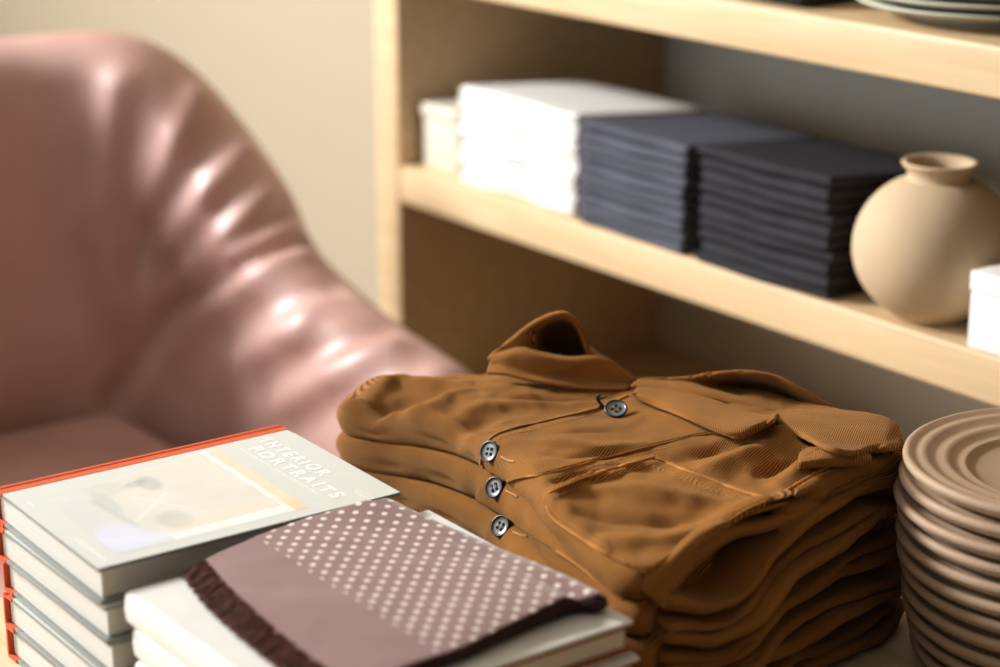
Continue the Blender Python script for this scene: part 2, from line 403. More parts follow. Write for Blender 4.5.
# ------------------------------------------------------------------ things on the shelves
ORD = ['topmost', 'second', 'third', 'fourth', 'fifth', 'sixth', 'seventh', 'eighth', 'ninth', 'tenth', 'eleventh', 'twelfth']
def nth(i, n, what):
    """phrase for item i counted from the top"""
    if i == 0: return 'topmost ' + what
    if i == n-1: return 'lowest ' + what
    return ORD[i] + ' from the top ' + what
def fold_mesh(w, d, t, seed):
    """a cloth folded in half: round fold along the front (-Y), open layers at the back"""
    pr = []; half = t/2
    def layer(zc, r):
        return zc, r
    nx = 28
    # cross-section in (y,z): outer contour with a round front and a slit at the back
    arc = [(-d/2+half*(1-math.cos(a)) , half-half*math.sin(a)) for a in np.linspace(-math.pi/2, math.pi/2, 13)][::-1]
    arc = [(-d/2+half-half*math.cos(a), half+half*math.sin(a)) for a in np.linspace(-math.pi/2, math.pi/2, 13)]
    top = [(y, t) for y in np.linspace(-d/2+half+.01, d/2-.004, 9)]
    back = [(d/2, t*.86), (d/2, t*.62), (d/2-.012, t*.5), (d/2, t*.38), (d/2, t*.14)]
    bot = [(y, 0) for y in np.linspace(d/2-.004, -d/2+half+.01, 9)]
    prof = np.array(arc+top+back+bot)
    xs = np.concatenate([[-w/2, -w/2+.0015, -w/2+.005], np.linspace(-w/2+.015, w/2-.015, nx), [w/2-.005, w/2-.0015, w/2]])
    sc = np.concatenate([[.45, .8, .96], np.ones(nx), [.96, .8, .45]])
    V = []
    for x, s in zip(xs, sc):
        y = prof[:, 0].copy(); z = half+(prof[:, 1]-half)*s
        y = y+.0035*fbm(np.full_like(y, x), z*4, seed, 30, 2)*np.clip((-y+.0)/(d/2), 0, 1)
        z = z*(1-.13*(prof[:, 0]+d/2)/d)*.985+.0003*fbm(np.full_like(y, x), y, seed+5, 22, 2)*(prof[:, 1]/t)
        V.append(np.stack([np.full_like(y, x), y, z], 1))
    k = len(prof); V = np.vstack(V); n = len(xs)
    F = quads(n, k, closed_u=True).tolist(); F.append(list(range(k))[::-1]); F.append([(n-1)*k+i for i in range(k)])
    return V, F
def linen_stack(name, adj, cat, x0, x1, y0, d, z0, n, t, mat, group, where, tilt=0., jit=.003, seed=0, wedge=.13):
    w = x1-x0; cx = (x0+x1)/2; cy = y0+d/2
    protos = []
    for v in range(3):
        V, F = fold_mesh(w, d, t, seed+v*11); protos.append((V, F))
    rr = random.Random(seed); meshes = []
    for i in range(n):
        z = z0+i*t
        lab = nth(n-1-i, n, '%s in the stack %s' % (adj, where))
        if i < 3:
            o = mesh_obj(name, protos[i][0], protos[i][1], mat); meshes.append(o)
        else:
            o = meshes[i % 3].copy(); COL.objects.link(o)
        th = math.asin(wedge*i*t/d)                      # bulky folds in front, thin behind: the stack slopes back
        o.location = (cx+rr.uniform(-jit, jit)+tilt*i*t, cy+rr.uniform(-jit, 0)*.4, z-d/2*math.sin(th))
        o.rotation_euler = (-th, 0, rr.uniform(-.012, .012))
        tag(o, lab, cat, group)
linen_stack('folded_linen', 'white folded linen', 'folded linen', -2.262, -2.005, SY0+.016, .22, Z_MID, 10, .0134, M['linenw'], 'white folded linens on the middle shelf', 'left of the slate one', seed=3)
linen_stack('folded_linen', 'slate grey folded linen', 'folded linen', -1.978, -1.782, SY0+.002, .23, Z_MID, 10, .0134, M['lineng'], 'slate folded linens on the middle shelf', 'right of the white one', tilt=0, seed=40)
linen_stack('folded_linen', 'charcoal folded linen', 'folded linen', -1.752, -1.540, SY0+.001, .215, Z_MID, 10, .0140, M['linenk'], 'charcoal folded linens on the middle shelf', 'beside the clay vase', tilt=0, seed=80)
# small cream box by the end panel
cb = thing('card_box', 'small cream lidded box squeezed between end panel and white linen', 'box', (-2.337, SY0+.11, Z_MID))
MB().box(-2.372, -2.285, SY0+.03, SY0+.17, Z_MID, Z_MID+.072, .004).build('box_body', M['linenc'], cb)
MB().box(-2.375, -2.282, SY0+.027, SY0+.173, Z_MID+.0722, Z_MID+.092, .004).build('lid', M['linenc'], cb)

# clay vase
vx, vy = -1.436, SY0+.056
R = .087
prof = [(.0, 0), (.036, 0), (.041, .003)]
for a in np.linspace(-58, 64, 30):
    prof.append((R*math.cos(math.radians(a)), .077+R*.94*math.sin(math.radians(a))))
prof += [(.0335, .150), (.0325, .154), (.0335, .159), (.0365, .164), (.0395, .1665), (.0400, .169), (.038, .1705), (.034, .169), (.030, .163), (.0285, .157), (.029, .150), (.045, .138), (.066, .118), (.073, .077), (.06, .035), (.03, .012), (0, .01)]
V, F = lathe(prof, 96, (vx, vy, Z_MID))
vz = mesh_obj('clay_vase', V, F, M['clay'], None, True, loc=(vx, vy, Z_MID))
tag(vz, 'round unglazed beige clay vase with short flared neck on the middle shelf', 'vase')

# white carton in front of the vase
bx = thing('white_carton', 'plain white carton in front of the clay vase at the shelf edge', 'box', (-1.13, SY0+.06, Z_MID))
BXX, BXY = -1.338, SY0+.003
MB().box(BXX, BXX+.12, BXY, BXY+.055, Z_MID, Z_MID+.060, .003).build('box_body', M['boxw'], bx)
MB().box(BXX-.0012, BXX+.1212, BXY-.0012, BXY+.0562, Z_MID+.0602, Z_MID+.082, .003).build('lid', M['boxw'], bx)

# pale plates and a dark cloth on the upper shelf
px_c = (-1.46, SY0+.15)
pp = [(0, .003), (.075, .003), (.08, 0), (.088, 0), (.09, .004), (.12, .012), (.142, .017), (.145, .0195), (.142, .021), (.118, .0165), (.09, .009), (.08, .0075), (0, .0075)]
V, F = lathe(pp, 96)
p0 = None
for i in range(5):
    if p0 is None: p0 = mesh_obj('dinner_plate', V, F, M['palepl']); o = p0
    else: o = p0.copy(); COL.objects.link(o)
    o.location = (px_c[0]+random.uniform(-.002, .002), px_c[1]+random.uniform(-.002, .002), Z_TOP+i*.0105)
    tag(o, nth(4-i, 5, 'pale celadon plate in the stack on the upper shelf'), 'plate', 'pale plates on the upper shelf')
V, F = fold_mesh(.112, .19, .03, 301)
o = mesh_obj('folded_cloth', V, F, M['linenk']); o.location = (-1.672, SY0+.112, Z_TOP)
tag(o, 'dark folded cloth on the upper shelf beside the pale plates', 'folded cloth')

# ================================================================== pink leather armchair
def make_chair():
    root = thing('leather_armchair', 'dusty pink leather armchair with creased sloping arm behind the books', 'armchair', (-2.1, .72, 0))
    YA, XB, RC = 1.17, -2.50, .17            # inner line of far arm, inner line of back, corner radius
    YB = .27
    sil = [(150, 33), (175, 42), (205, 70), (228, 112), (252, 163), (272, 203), (298, 243), (338, 283), (388, 322), (438, 354), (470, 374)]
    S = np.array([aty(x, y, YA+.15) for x, y in sil]); hx, hz = S[:, 0], S[:, 2]
    # plan path (far arm front -> corner -> back -> corner -> near arm front)
    pts = [(-1.84, YA)]
    pts += [(x, YA) for x in np.linspace(-1.86, XB+RC, 60)]
    pts += [(XB+RC+RC*math.cos(a), YA-RC+RC*math.sin(a)) for a in np.linspace(math.pi/2, math.pi, 24)][1:]
    pts += [(XB, y) for y in np.linspace(YA-RC, YB+RC, 50)][1:]
    pts += [(XB+RC+RC*math.cos(a), YB+RC+RC*math.sin(a)) for a in np.linspace(math.pi, 1.5*math.pi, 18)][1:]
    pts += [(x, YB) for x in np.linspace(XB+RC, -1.84, 36)][1:]
    P = catmull(np.array(pts), 420); n = len(P)
    T = np.gradient(P, axis=0); T /= np.linalg.norm(T, axis=1, keepdims=True); Nn = np.stack([T[:, 1], -T[:, 0]], 1)*1.0
    # outward normal: away from the seat
    c = np.array([-2.05, .72]); 
    if ((P-c)*Nn).sum(1).mean() < 0: Nn = -Nn
    s = np.concatenate([[0], np.cumsum(np.linalg.norm(np.diff(P, axis=0), axis=1))])
    o = np.argsort(hx)
    h = np.interp(P[:, 0], hx[o], hz[o]); hb = .948
    w = smooth01((-2.40-P[:, 0])/.08); h = h*(1-w)+hb*w
    # crest heights follow the traced outline of the back and arm
    rt_ = (.13+.02*np.exp(-((s-s[0])/.3)**2))/2
    SX_ = [-400, 0, 60, 130, 172, 205, 228, 252, 272, 298, 338, 388, 438, 470, 520]; SY_ = [60, 38, 28, 25, 34, 66, 110, 162, 203, 242, 283, 322, 354, 374, 400]
    for k_ in range(n):
        if P[k_, 1] < .60: h[k_] = h[k_-1]; continue
        q = np.array([P[k_, 0]+Nn[k_, 0]*(.06+rt_[k_]*1.25), P[k_, 1]+Nn[k_, 1]*(.06+rt_[k_]*1.25), .8])
        lo, hi = .4, 1.2
        for _ in range(24):
            m_ = (lo+hi)/2; q[2] = m_; d_ = q-CP; kk_ = d_@FV; xx = 500+FPX*(d_@RV)/kk_; yy = 333.5-FPX*(d_@UV_)/kk_
            if yy > np.interp(xx, SX_, SY_): lo = m_
            else: hi = m_
        h[k_] = m_
    nearm = P[:, 1] < .60
    h = np.where(nearm & (P[:, 0] > XB+.02), np.interp(P[:, 0], hx[o], hz[o]), h)
    h = np.clip(h, .5, .99)
    h = np.convolve(np.pad(h, 12, mode='edge'), np.ones(25)/25, 'valid')
    TH = .13+.02*np.exp(-((s-s[0])/.3)**2)
    ends = np.minimum(s, s[-1]-s); en = np.sqrt(np.clip(1-(1-np.clip(ends/.09, 0, 1))**2, 0, 1))
    zb = .16
    prof = []      # (offset fraction 0 inner..1 outer, height fraction kind)
    for q in np.linspace(0, 1, 34): prof.append(('i', q))
    for q in np.linspace(0, 1, 30)[1:-1]: prof.append(('t', q))
    for q in np.linspace(0, 1, 20): prof.append(('o', q))
    V = np.zeros((n, len(prof), 3))
    rt = TH/2
    for j, (k, q) in enumerate(prof):
        lean = .06
        if k == 'i': z = zb+(h-rt-zb)*q; off = lean*q+0*z
        elif k == 't': a = math.pi*(1-q); z = h-rt+rt*math.sin(a)*1.0; off = lean+rt+rt*math.cos(a)
        else: z = (h-rt)+(zb-(h-rt))*q; off = lean+TH-.02*q
        V[:, j, 0] = P[:, 0]+Nn[:, 0]*off; V[:, j, 1] = P[:, 1]+Nn[:, 1]*off; V[:, j, 2] = z
    # rounded arm fronts: shrink the section towards its centre and pull in
    cen = V.mean(1, keepdims=True); V = cen+(V-cen)*(.25+.75*en)[:, None, None]
    # leather creases
    G = grid_normals(V); mid = V-np.array([-2.05, .72, .5]); 
    if (G*np.array([mid[..., 0], mid[..., 1], mid[..., 2]*0]).transpose(1, 2, 0)).sum(2)[:, 65:].mean() < 0: G = -G
    out = np.zeros(V.shape[:2]); X, Y, Z = V[..., 0], V[..., 1], V[..., 2]
    # image-traced seam and folds, laid on the skin in (along, height) coordinates of the arm
    U = s[:, None]+0*Z; Wd = np.arange(len(prof))[None, :]/33.0+0*Z
    def crease(pxs, amp, wid):
        nonlocal out
        q = []
        for x, y in pxs:
            best = None
            pr = project(V[:260, :64])
            d = (pr[..., 0]-x)**2+(pr[..., 1]-y)**2; i = np.unravel_index(np.argmin(d), d.shape)
            q.append(V[i])
        q = catmull(np.array(q), 40)
        D = np.min(np.linalg.norm(V[:, :, None, :]-q[None, None, :, :], axis=3), axis=2)
        wid = wid*1.35; out += amp*np.exp(-(D/wid)**2)
    def project(Q):
        d = Q-CP; k = d@FV; return np.stack([500+FPX*(d@RV)/k, 333.5-FPX*(d@UV_)/k], -1)
    crease([(303, 242), (270, 250), (235, 268), (200, 290), (165, 322), (135, 360), (105, 405)], -.020, .011)
    crease([(300, 256), (268, 268), (232, 292), (196, 318), (165, 350), (140, 390)], .010, .018)
    crease([(296, 232), (262, 238), (225, 256), (190, 282)], .008, .016)
    for a, wd, c_ in ((.010, .016, [(200, 95), (170, 150), (150, 210)]), (-.010, .016, [(225, 120), (195, 165), (160, 215), (140, 260)]),
                      (.012, .016, [(245, 150), (205, 195), (165, 245)]), (-.010, .014, [(255, 178), (215, 215), (175, 262)]),
                      (.010, .014, [(265, 200), (230, 225), (190, 262)]), (-.008, .012, [(280, 222), (240, 240), (205, 268)]),
                      (-.010, .018, [(330, 285), (280, 300), (225, 335)]), (.010, .018, [(350, 305), (300, 325), (240, 360)]),
                      (-.010, .018, [(380, 330), (320, 350), (260, 385)]), (.010, .018, [(390, 345), (335, 372), (280, 405)]),
                      (-.008, .018, [(410, 370), (350, 395), (300, 425)]), (-.010, .02, [(150, 60), (130, 140), (125, 220)]),
                      (.012, .02, [(118, 90), (112, 200), (110, 320)])):
        crease(c_, a, wd)
    out += .004*fbm(U*1.0, Wd*.35, 5, 9, 3)
    V = V+G*out[..., None]
    m = len(prof)
    F = quads(n, m, closed_u=True).tolist(); F.append(list(range(m))[::-1]); F.append([(n-1)*m+i for i in range(m)])
    shell = mesh_obj('shell', V.reshape(-1, 3), F, M['leather'], root)
    # seat cushion
    Vc, Fc = rbox(XB+.012, -1.86, YB+.012, YA-.012, .26, .44, .05, 6)
    Vc[:, 2] += np.where(Vc[:, 2] > .35, .02*np.exp(-((Vc[:, 0]+2.1)/.3)**2-((Vc[:, 1]-.72)/.3)**2), 0)
    mesh_obj('seat_cushion', Vc, Fc, M['leather'], root)
    Vb, Fb = rbox(XB-.02, -1.88, YB-.02, YA+.02, .13, .262, .02, 3)
    mesh_obj('seat_base', Vb, Fb, M['leather'], root)
    for x in (-2.45, -1.95):
        for y in (.33, 1.12):
            V_, F_ = lathe([(0, 0), (.016, 0), (.018, .004), (.026, .14), (0, .14)], 20, (x, y, 0))
            mesh_obj('leg', V_, F_, M['shelf'], root)
make_chair()

# ================================================================== stack of grey and orange books
BX0, BX1, BY0, BY1 = -1.518, -1.315, .587, .855     # spine .. fore-edge, tail .. head
BT = .030
def grey_book(i, z0, dx, dy, rz):
    w, h = BX1-BX0, BY1-BY0
    lab = nth(4-i, 5, 'grey hardback with orange cloth spine in the left book stack')
    if i == 4: lab = 'topmost grey INTERIOR PORTRAITS book with orange spine, cover showing'
    cx, cy = (BX0+BX1)/2+dx, (BY0+BY1)/2+dy
    root = thing('hardback_book', lab, 'book', (cx, cy, z0), 'orange-spined grey books')
    c, s = math.cos(rz), math.sin(rz)
    def T(V):
        V = np.asarray(V, float); o = V.copy()
        o[:, 0] = cx+V[:, 0]*c-V[:, 1]*s; o[:, 1] = cy+V[:, 0]*s+V[:, 1]*c; o[:, 2] = z0+V[:, 2]; return o
    hw, hh = w/2, h/2; t = BT-.0004; bt = .0030
    for nm, a in (('back_board', 0), ('front_board', t-bt)):
        mb = MB(); mb.add(T(rbox(-hw+.0270, hw, -hh, hh, a, a+bt, .0009)[0]), rbox(-hw+.0270, hw, -hh, hh, a, a+bt, .0009)[1])
        q = (a+.0005, a+bt) if a == 0 else (a, a+bt-.0005)
        V, F = rbox(-hw+.017, -hw+.0276, -hh+.0002, hh-.0002, q[0], q[1], .0007); mb.add(T(V), F)
        mb.build(nm, M['board'], root)
        zc = (t-.00005, t+.00022) if a else (-.00002, .0002)
        if a or i: pass
        V, F = rbox(-hw+.0274, hw-.0003, -hh+.0003, hh-.0003, zc[0], zc[1], 0); V2, F2 = rbox(-hw+.0172, -hw+.0271, -hh+.0005, hh-.0005, zc[0]-(.00045 if a else -.0003), zc[1]-(.00045 if a else -.0003), 0)
        if a: MB().add(T(V), F).add(T(V2), F2).build('cover_paper', M['grey_cloth'], root, smooth=False)
    V, F = rbox(-hw+.0036, hw-.004, -hh+.004, hh-.004, bt, t-bt, .0004, 1)
    nseg = 1
    mesh_obj('page_block', T(V), F, M['pages'], root, smooth=False)
    # cloth spine: wraps 17 mm onto both boards, joint groove beside the spine
    prof = [(-hw+.0172, t), (-hw+.0085, t+.0001), (-hw+.0065, t-.0011), (-hw+.0045, t), (-hw+.0012, t), (-hw-.0002, t-.001), (-hw-.0006, t*.5), (-hw-.0002, .001), (-hw+.0012, 0), (-hw+.0045, 0), (-hw+.0065, .0011), (-hw+.0085, -.0001+.0002), (-hw+.0172, 0)]
    inn = [(-hw+.0172, bt), (-hw+.008, bt), (-hw+.0042, bt), (-hw+.0025, .0045), (-hw+.0022, t*.5), (-hw+.0025, t-.0045), (-hw+.0042, t-bt), (-hw+.008, t-bt), (-hw+.0172, t-bt)]
    pl = prof+inn; k = len(pl); ys = np.linspace(-hh-.0006, hh+.0006, 12)
    V = np.array([(x, y, z) for y in ys for x, z in pl]); F = quads(12, k, closed_u=True).tolist()
    F.append(list(range(k))); F.append([11*k+j for j in range(k)][::-1])
    mesh_obj('spine', T(V), F, M['orange'], root, smooth=False)
    # joint line on the grey boards
    return root, T, (hw, hh, t)
books = []
for i, (dx, dy, rz) in enumerate([(.004, .0015, .010), (.006, 0, .004), (.004, .002, -.004), (.0025, -.001, .006), (0, 0, -.012)]):
    books.append(grey_book(i, TABLE+i*BT, dx, dy, rz))
top_root, TT, (bhw, bhh, bt_) = books[-1]
ZT = TABLE+5*BT
topz = ZT-.0004
# --- printed photograph on the front cover, glare washed into its pale colours
def cover_print():
    nx, ny = 110, 130
    # panel edges measured on the cover
    q = np.array([at(x, y, ZT)[:2] for x, y in ((47, 499), (214, 447), (309, 507), (117, 555))])
    A, B, C_, D = q
    u, v = np.meshgrid(np.linspace(0, 1, nx), np.linspace(0, 1, ny))
    XY = (A*(1-u)[..., None]*(1-v)[..., None]+D*u[..., None]*(1-v)[..., None]+B*(1-u)[..., None]*v[..., None]+C_*u[..., None]*v[..., None])
    # u: spine -> fore-edge, v: foot -> head of the picture
    col = np.empty((ny, nx, 3)); col[:] = (.80, .775, .715)                                          # pale plaster wall
    def mix(c, a): 
        nonlocal col
        a = np.clip(a, 0, 1)[..., None]; col = col*(1-a)+np.array(c)*a
    def blob(cu, cv, ru, rv, p=2): return np.clip(1.6-1.6*(((u-cu)/ru)**2+((v-cv)/rv)**2)**(p/2), 0, 1)
    mix((.72, .74, .73), smooth01((.35-v)/.3)*.8)                                # cool floor
    mix((.84, .76, .62), (v > .93)*(u > .05)*.75); mix((.93, .93, .92), (v > .90)*(v < .935)*.8) # wooden beam
    mix((.85, .77, .65), (np.abs(v-.97) < .03)*(u > .35)*.4)
    mix((.84, .77, .66), (np.abs(u-.84+.02*v) < .035)*(v > .30)*.7); mix((.92, .92, .91), (u > .90)*(v > .30)*(v < .9)*.7)
    mix((.86, .70, .50), blob(.93, .97, .12, .06)*.5)
    mix((.56, .58, .58), blob(.20, .50, .13, .07)*.55); mix((.56, .59, .58), blob(.74, .40, .15, .10)*.4)   # lamp and chair
    mix((.48, .50, .50), blob(.16, .44, .05, .08)*.35)
    mix((.86, .85, .80), (np.abs(u-.55+.9*(v-.33)) < .02)*(v > .24)*(v < .52)*.6); mix((.86, .83, .76), (np.abs(v-.42-.5*(u-.45)) < .01)*(u > .3)*(u < .75)*.6)
    mix((.62, .64, .62), blob(.30, .22, .22, .05)*.5); mix((.60, .62, .62), (np.abs(v-.15-.1*u) < .018)*(u > .2)*(u < .7)*.4)
    mix((.78, .80, .90), blob(.80, .10, .24, .15)*.8); mix((.80, .81, .90), blob(.90, .24, .1, .1)*.6)       # pale lilac cloth
    mix((.66, .69, .66), blob(.12, .28, .12, .12)*.4)
    n = fbm(u*1.0, v*1.0, 17, 14, 4); col = np.clip(col+.018*n[..., None], 0, 1)
    col = np.clip(((col-.78)*1.4+.68)*np.array((.97, .985, 1.01)), 0, 1)
    V = np.concatenate([XY, np.full((ny, nx, 1), topz+.00034)], 2).reshape(-1, 3)
    me_o = mesh_obj('cover_photograph', V, quads(ny, nx), M['print'], top_root)
    lay = me_o.data.color_attributes.new('print', 'FLOAT_COLOR', 'POINT')
    lay.data.foreach_set('color', np.concatenate([col.reshape(-1, 3), np.ones((nx*ny, 1))], 1).astype(np.float32).ravel())
cover_print()
# --- lettering
def text_mesh(txt, size, sx, bold):
    cu = bpy.data.curves.new('t', 'FONT'); cu.body = txt; cu.size = size; cu.offset = bold; cu.space_character = 1.45
    o = bpy.data.objects.new('t', cu); COL.objects.link(o)
    dg = bpy.context.evaluated_depsgraph_get(); me = bpy.data.meshes.new_from_object(o.evaluated_get(dg))
    V = np.array([v.co for v in me.vertices]); F = [list(p.vertices) for p in me.polygons]
    bpy.data.objects.remove(o); bpy.data.curves.remove(cu); bpy.data.meshes.remove(me)
    V[:, 0] *= sx; return V, F
def place_text(txt, p0, p1, height, name='title', mat=None, bold=.0006):
    """text whose baseline runs p0 -> p1 on the cover"""
    V, F = text_mesh(txt, 1.0, 1.0, .03)
    p0 = np.array(p0); p1 = np.array(p1); d = p1-p0; L_ = np.linalg.norm(d); d /= L_; e = np.array([-d[1], d[0]])
    V[:, 0] -= V[:, 0].min(); V[:, 0] *= L_/V[:, 0].max(); cap = V[:, 1].max(); V[:, 1] *= height/cap
    W = np.zeros((len(V), 3)); W[:, :2] = p0+V[:, :1]*d+V[:, 1:2]*e; W[:, 2] = topz+.0004
    return W, F
mb = MB()
def P2(x, y): return at(x, y, ZT)[:2]
i0, i1 = P2(266, 440), P2(330, 474); q0, q1 = P2(248, 449), P2(338, 497)
i0 = np.array([i0[0], q0[1]+.0175]); i1 = np.array([i1[0], i0[1]]); q1 = np.array([q1[0], q0[1]])
mb.add(*place_text('INTERIOR', i0, i1, .0125)); mb.add(*place_text('PORTRAITS', q0, q1, .0125))
mb.build('title', M['titlew'], top_root, smooth=False)
# unreadably small lines of print: rows of short dashes
def dashes(x0, x1, y, hgt, seed, mb):
    r = random.Random(seed); x = x0
    while x < x1:
        l = r.uniform(.0008, .0022); V, F = rbox(x, min(x+l, x1), y, y+hgt*r.uniform(.7, 1.1), topz+.0002, topz+.0004, 0); mb.add(V, F); x += l+r.uniform(.0004, .0014)
def small_print(*a):
    mb = MB(); dashes(*a, mb); mb.build('small_print', M['titlew'], top_root, smooth=False)
small_print(q0[0]-.004, q1[0]-.012, q0[1]-.0055, .0014, 1); small_print(q1[0]-.002, q1[0]+.026, q0[1]+.021, .0014, 2); small_print(q1[0]-.006, q1[0]+.020, q0[1]+.0255, .0014, 3)
e0 = P2(72, 537); e1 = P2(103, 561); small_print(e0[0], e1[0], e0[1], .0032, 4)
e0 = P2(27, 502); small_print(e0[0], e0[0]+.014, e0[1], .0016, 5)

# ================================================================== stack of white books
WX0, WX1, WY0, WY1 = -1.300, -1.037, .598, .872
WT = .027
def white_book(i, z0, dx, dy, rz):
    cx, cy = (WX0+WX1)/2+dx, (WY0+WY1)/2+dy; hw, hh = (WX1-WX0)/2, (WY1-WY0)/2
    root = thing('hardback_book', nth(4-i, 5, 'white hardback in the stack under the dotted scarf'), 'book', (cx, cy, z0), 'white books under the scarf')
    c, s = math.cos(rz), math.sin(rz)
    def T(V):
        o = np.array(V, float); V = np.asarray(V, float); o[:, 0] = cx+V[:, 0]*c-V[:, 1]*s; o[:, 1] = cy+V[:, 0]*s+V[:, 1]*c; o[:, 2] = z0+V[:, 2]; return o
    t = WT-.0004
    # wrap-around white cover: back board, rounded spine on the -Y side, front board (a C section run along X)
    def csec(inset, th0, th1):
        R_ = t/2-inset; o = []
        return o
    a = np.linspace(math.pi/2, 3*math.pi/2, 15); b1 = .0032
    r_ = .0055
    outer = [(hh, t), (0, t), (-hh+r_, t)]+[(-hh+r_+r_*math.cos(q), t-r_+r_*math.sin(q)) for q in np.linspace(math.pi/2, math.pi, 7)[1:]]
    outer += [(-hh-.0008, t*.5)]+[(-hh+r_+r_*math.cos(q), r_+r_*math.sin(q)) for q in np.linspace(math.pi, 1.5*math.pi, 7)]+[(0, 0), (hh, 0)]
    ri = r_-b1
    inner = [(hh, b1), (0, b1), (-hh+r_, b1)]+[(-hh+r_-ri*math.sin(q), r_-ri*math.cos(q)) for q in np.linspace(0, math.pi/2, 6)[1:]]
    inner += [(-hh+r_-ri*math.cos(q), t-r_+ri*math.sin(q)) for q in np.linspace(0, math.pi/2, 6)]+[(0, t-b1), (hh, t-b1)]
    pl = outer+inner; k = len(pl); e = .0012
    xs = [-hw, -hw+e, hw-e, hw]; sh_ = [.0006, 0, 0, .0006]
    V = []
    for x, d in zip(xs, sh_):
        for j, (y, z) in enumerate(pl):
            if d and j < len(outer): 
                z = z-d if z > t*.7 else (z+d if z < t*.3 else z); y = y+d if y < -hh+.004 else y
            V.append((x, y, z))
    F = quads(4, k, closed_u=True).tolist(); 
    for base in (0, 3*k):
        m = len(outer)
        # cap between outer and inner rows as quads
        n_ = min(len(outer), len(inner))
        F.append([base+j for j in (range(k) if base else range(k-1, -1, -1))])
    mesh_obj('cover', T(V), F, M['white_cover'], root, smooth=False)
    # rust coloured board edges / endpapers
    mb = MB()
    for z_ in (b1-.0008, t-b1-.0014): mb.box(-hw+.0008, hw+.0005, -hh+.012, hh-.0008, z_, z_+.0022, 0)
    mb.build('endpaper', T_(M['rust']), root, smooth=False) if False else None
    m_ = MB()
    for z_ in (b1-.0007, t-b1-.0017): m_.add(T(rbox(-hw+.001, hw+.0006, -hh+.013, hh+.0004, z_, z_+.0024, 0)[0]), rbox(0, 1, 0, 1, 0, 1, 0)[1])
    m_.build('endpaper', M['rust'], root, smooth=False)
    V, F = rbox(-hw+.004, hw-.004, -hh+.008, hh-.004, b1, t-b1, .0004, 1); mesh_obj('page_block', T(V), F, M['pages2'], root, smooth=False)
    return root
for i, (dx, dy, rz) in enumerate([(.006, .002, .01), (.004, -.001, -.006), (.008, .001, .006), (.006, .002, 0), (0, 0, .004)]):
    white_book(i, TABLE+i*WT, dx, dy, rz)
ZW = TABLE+5*WT

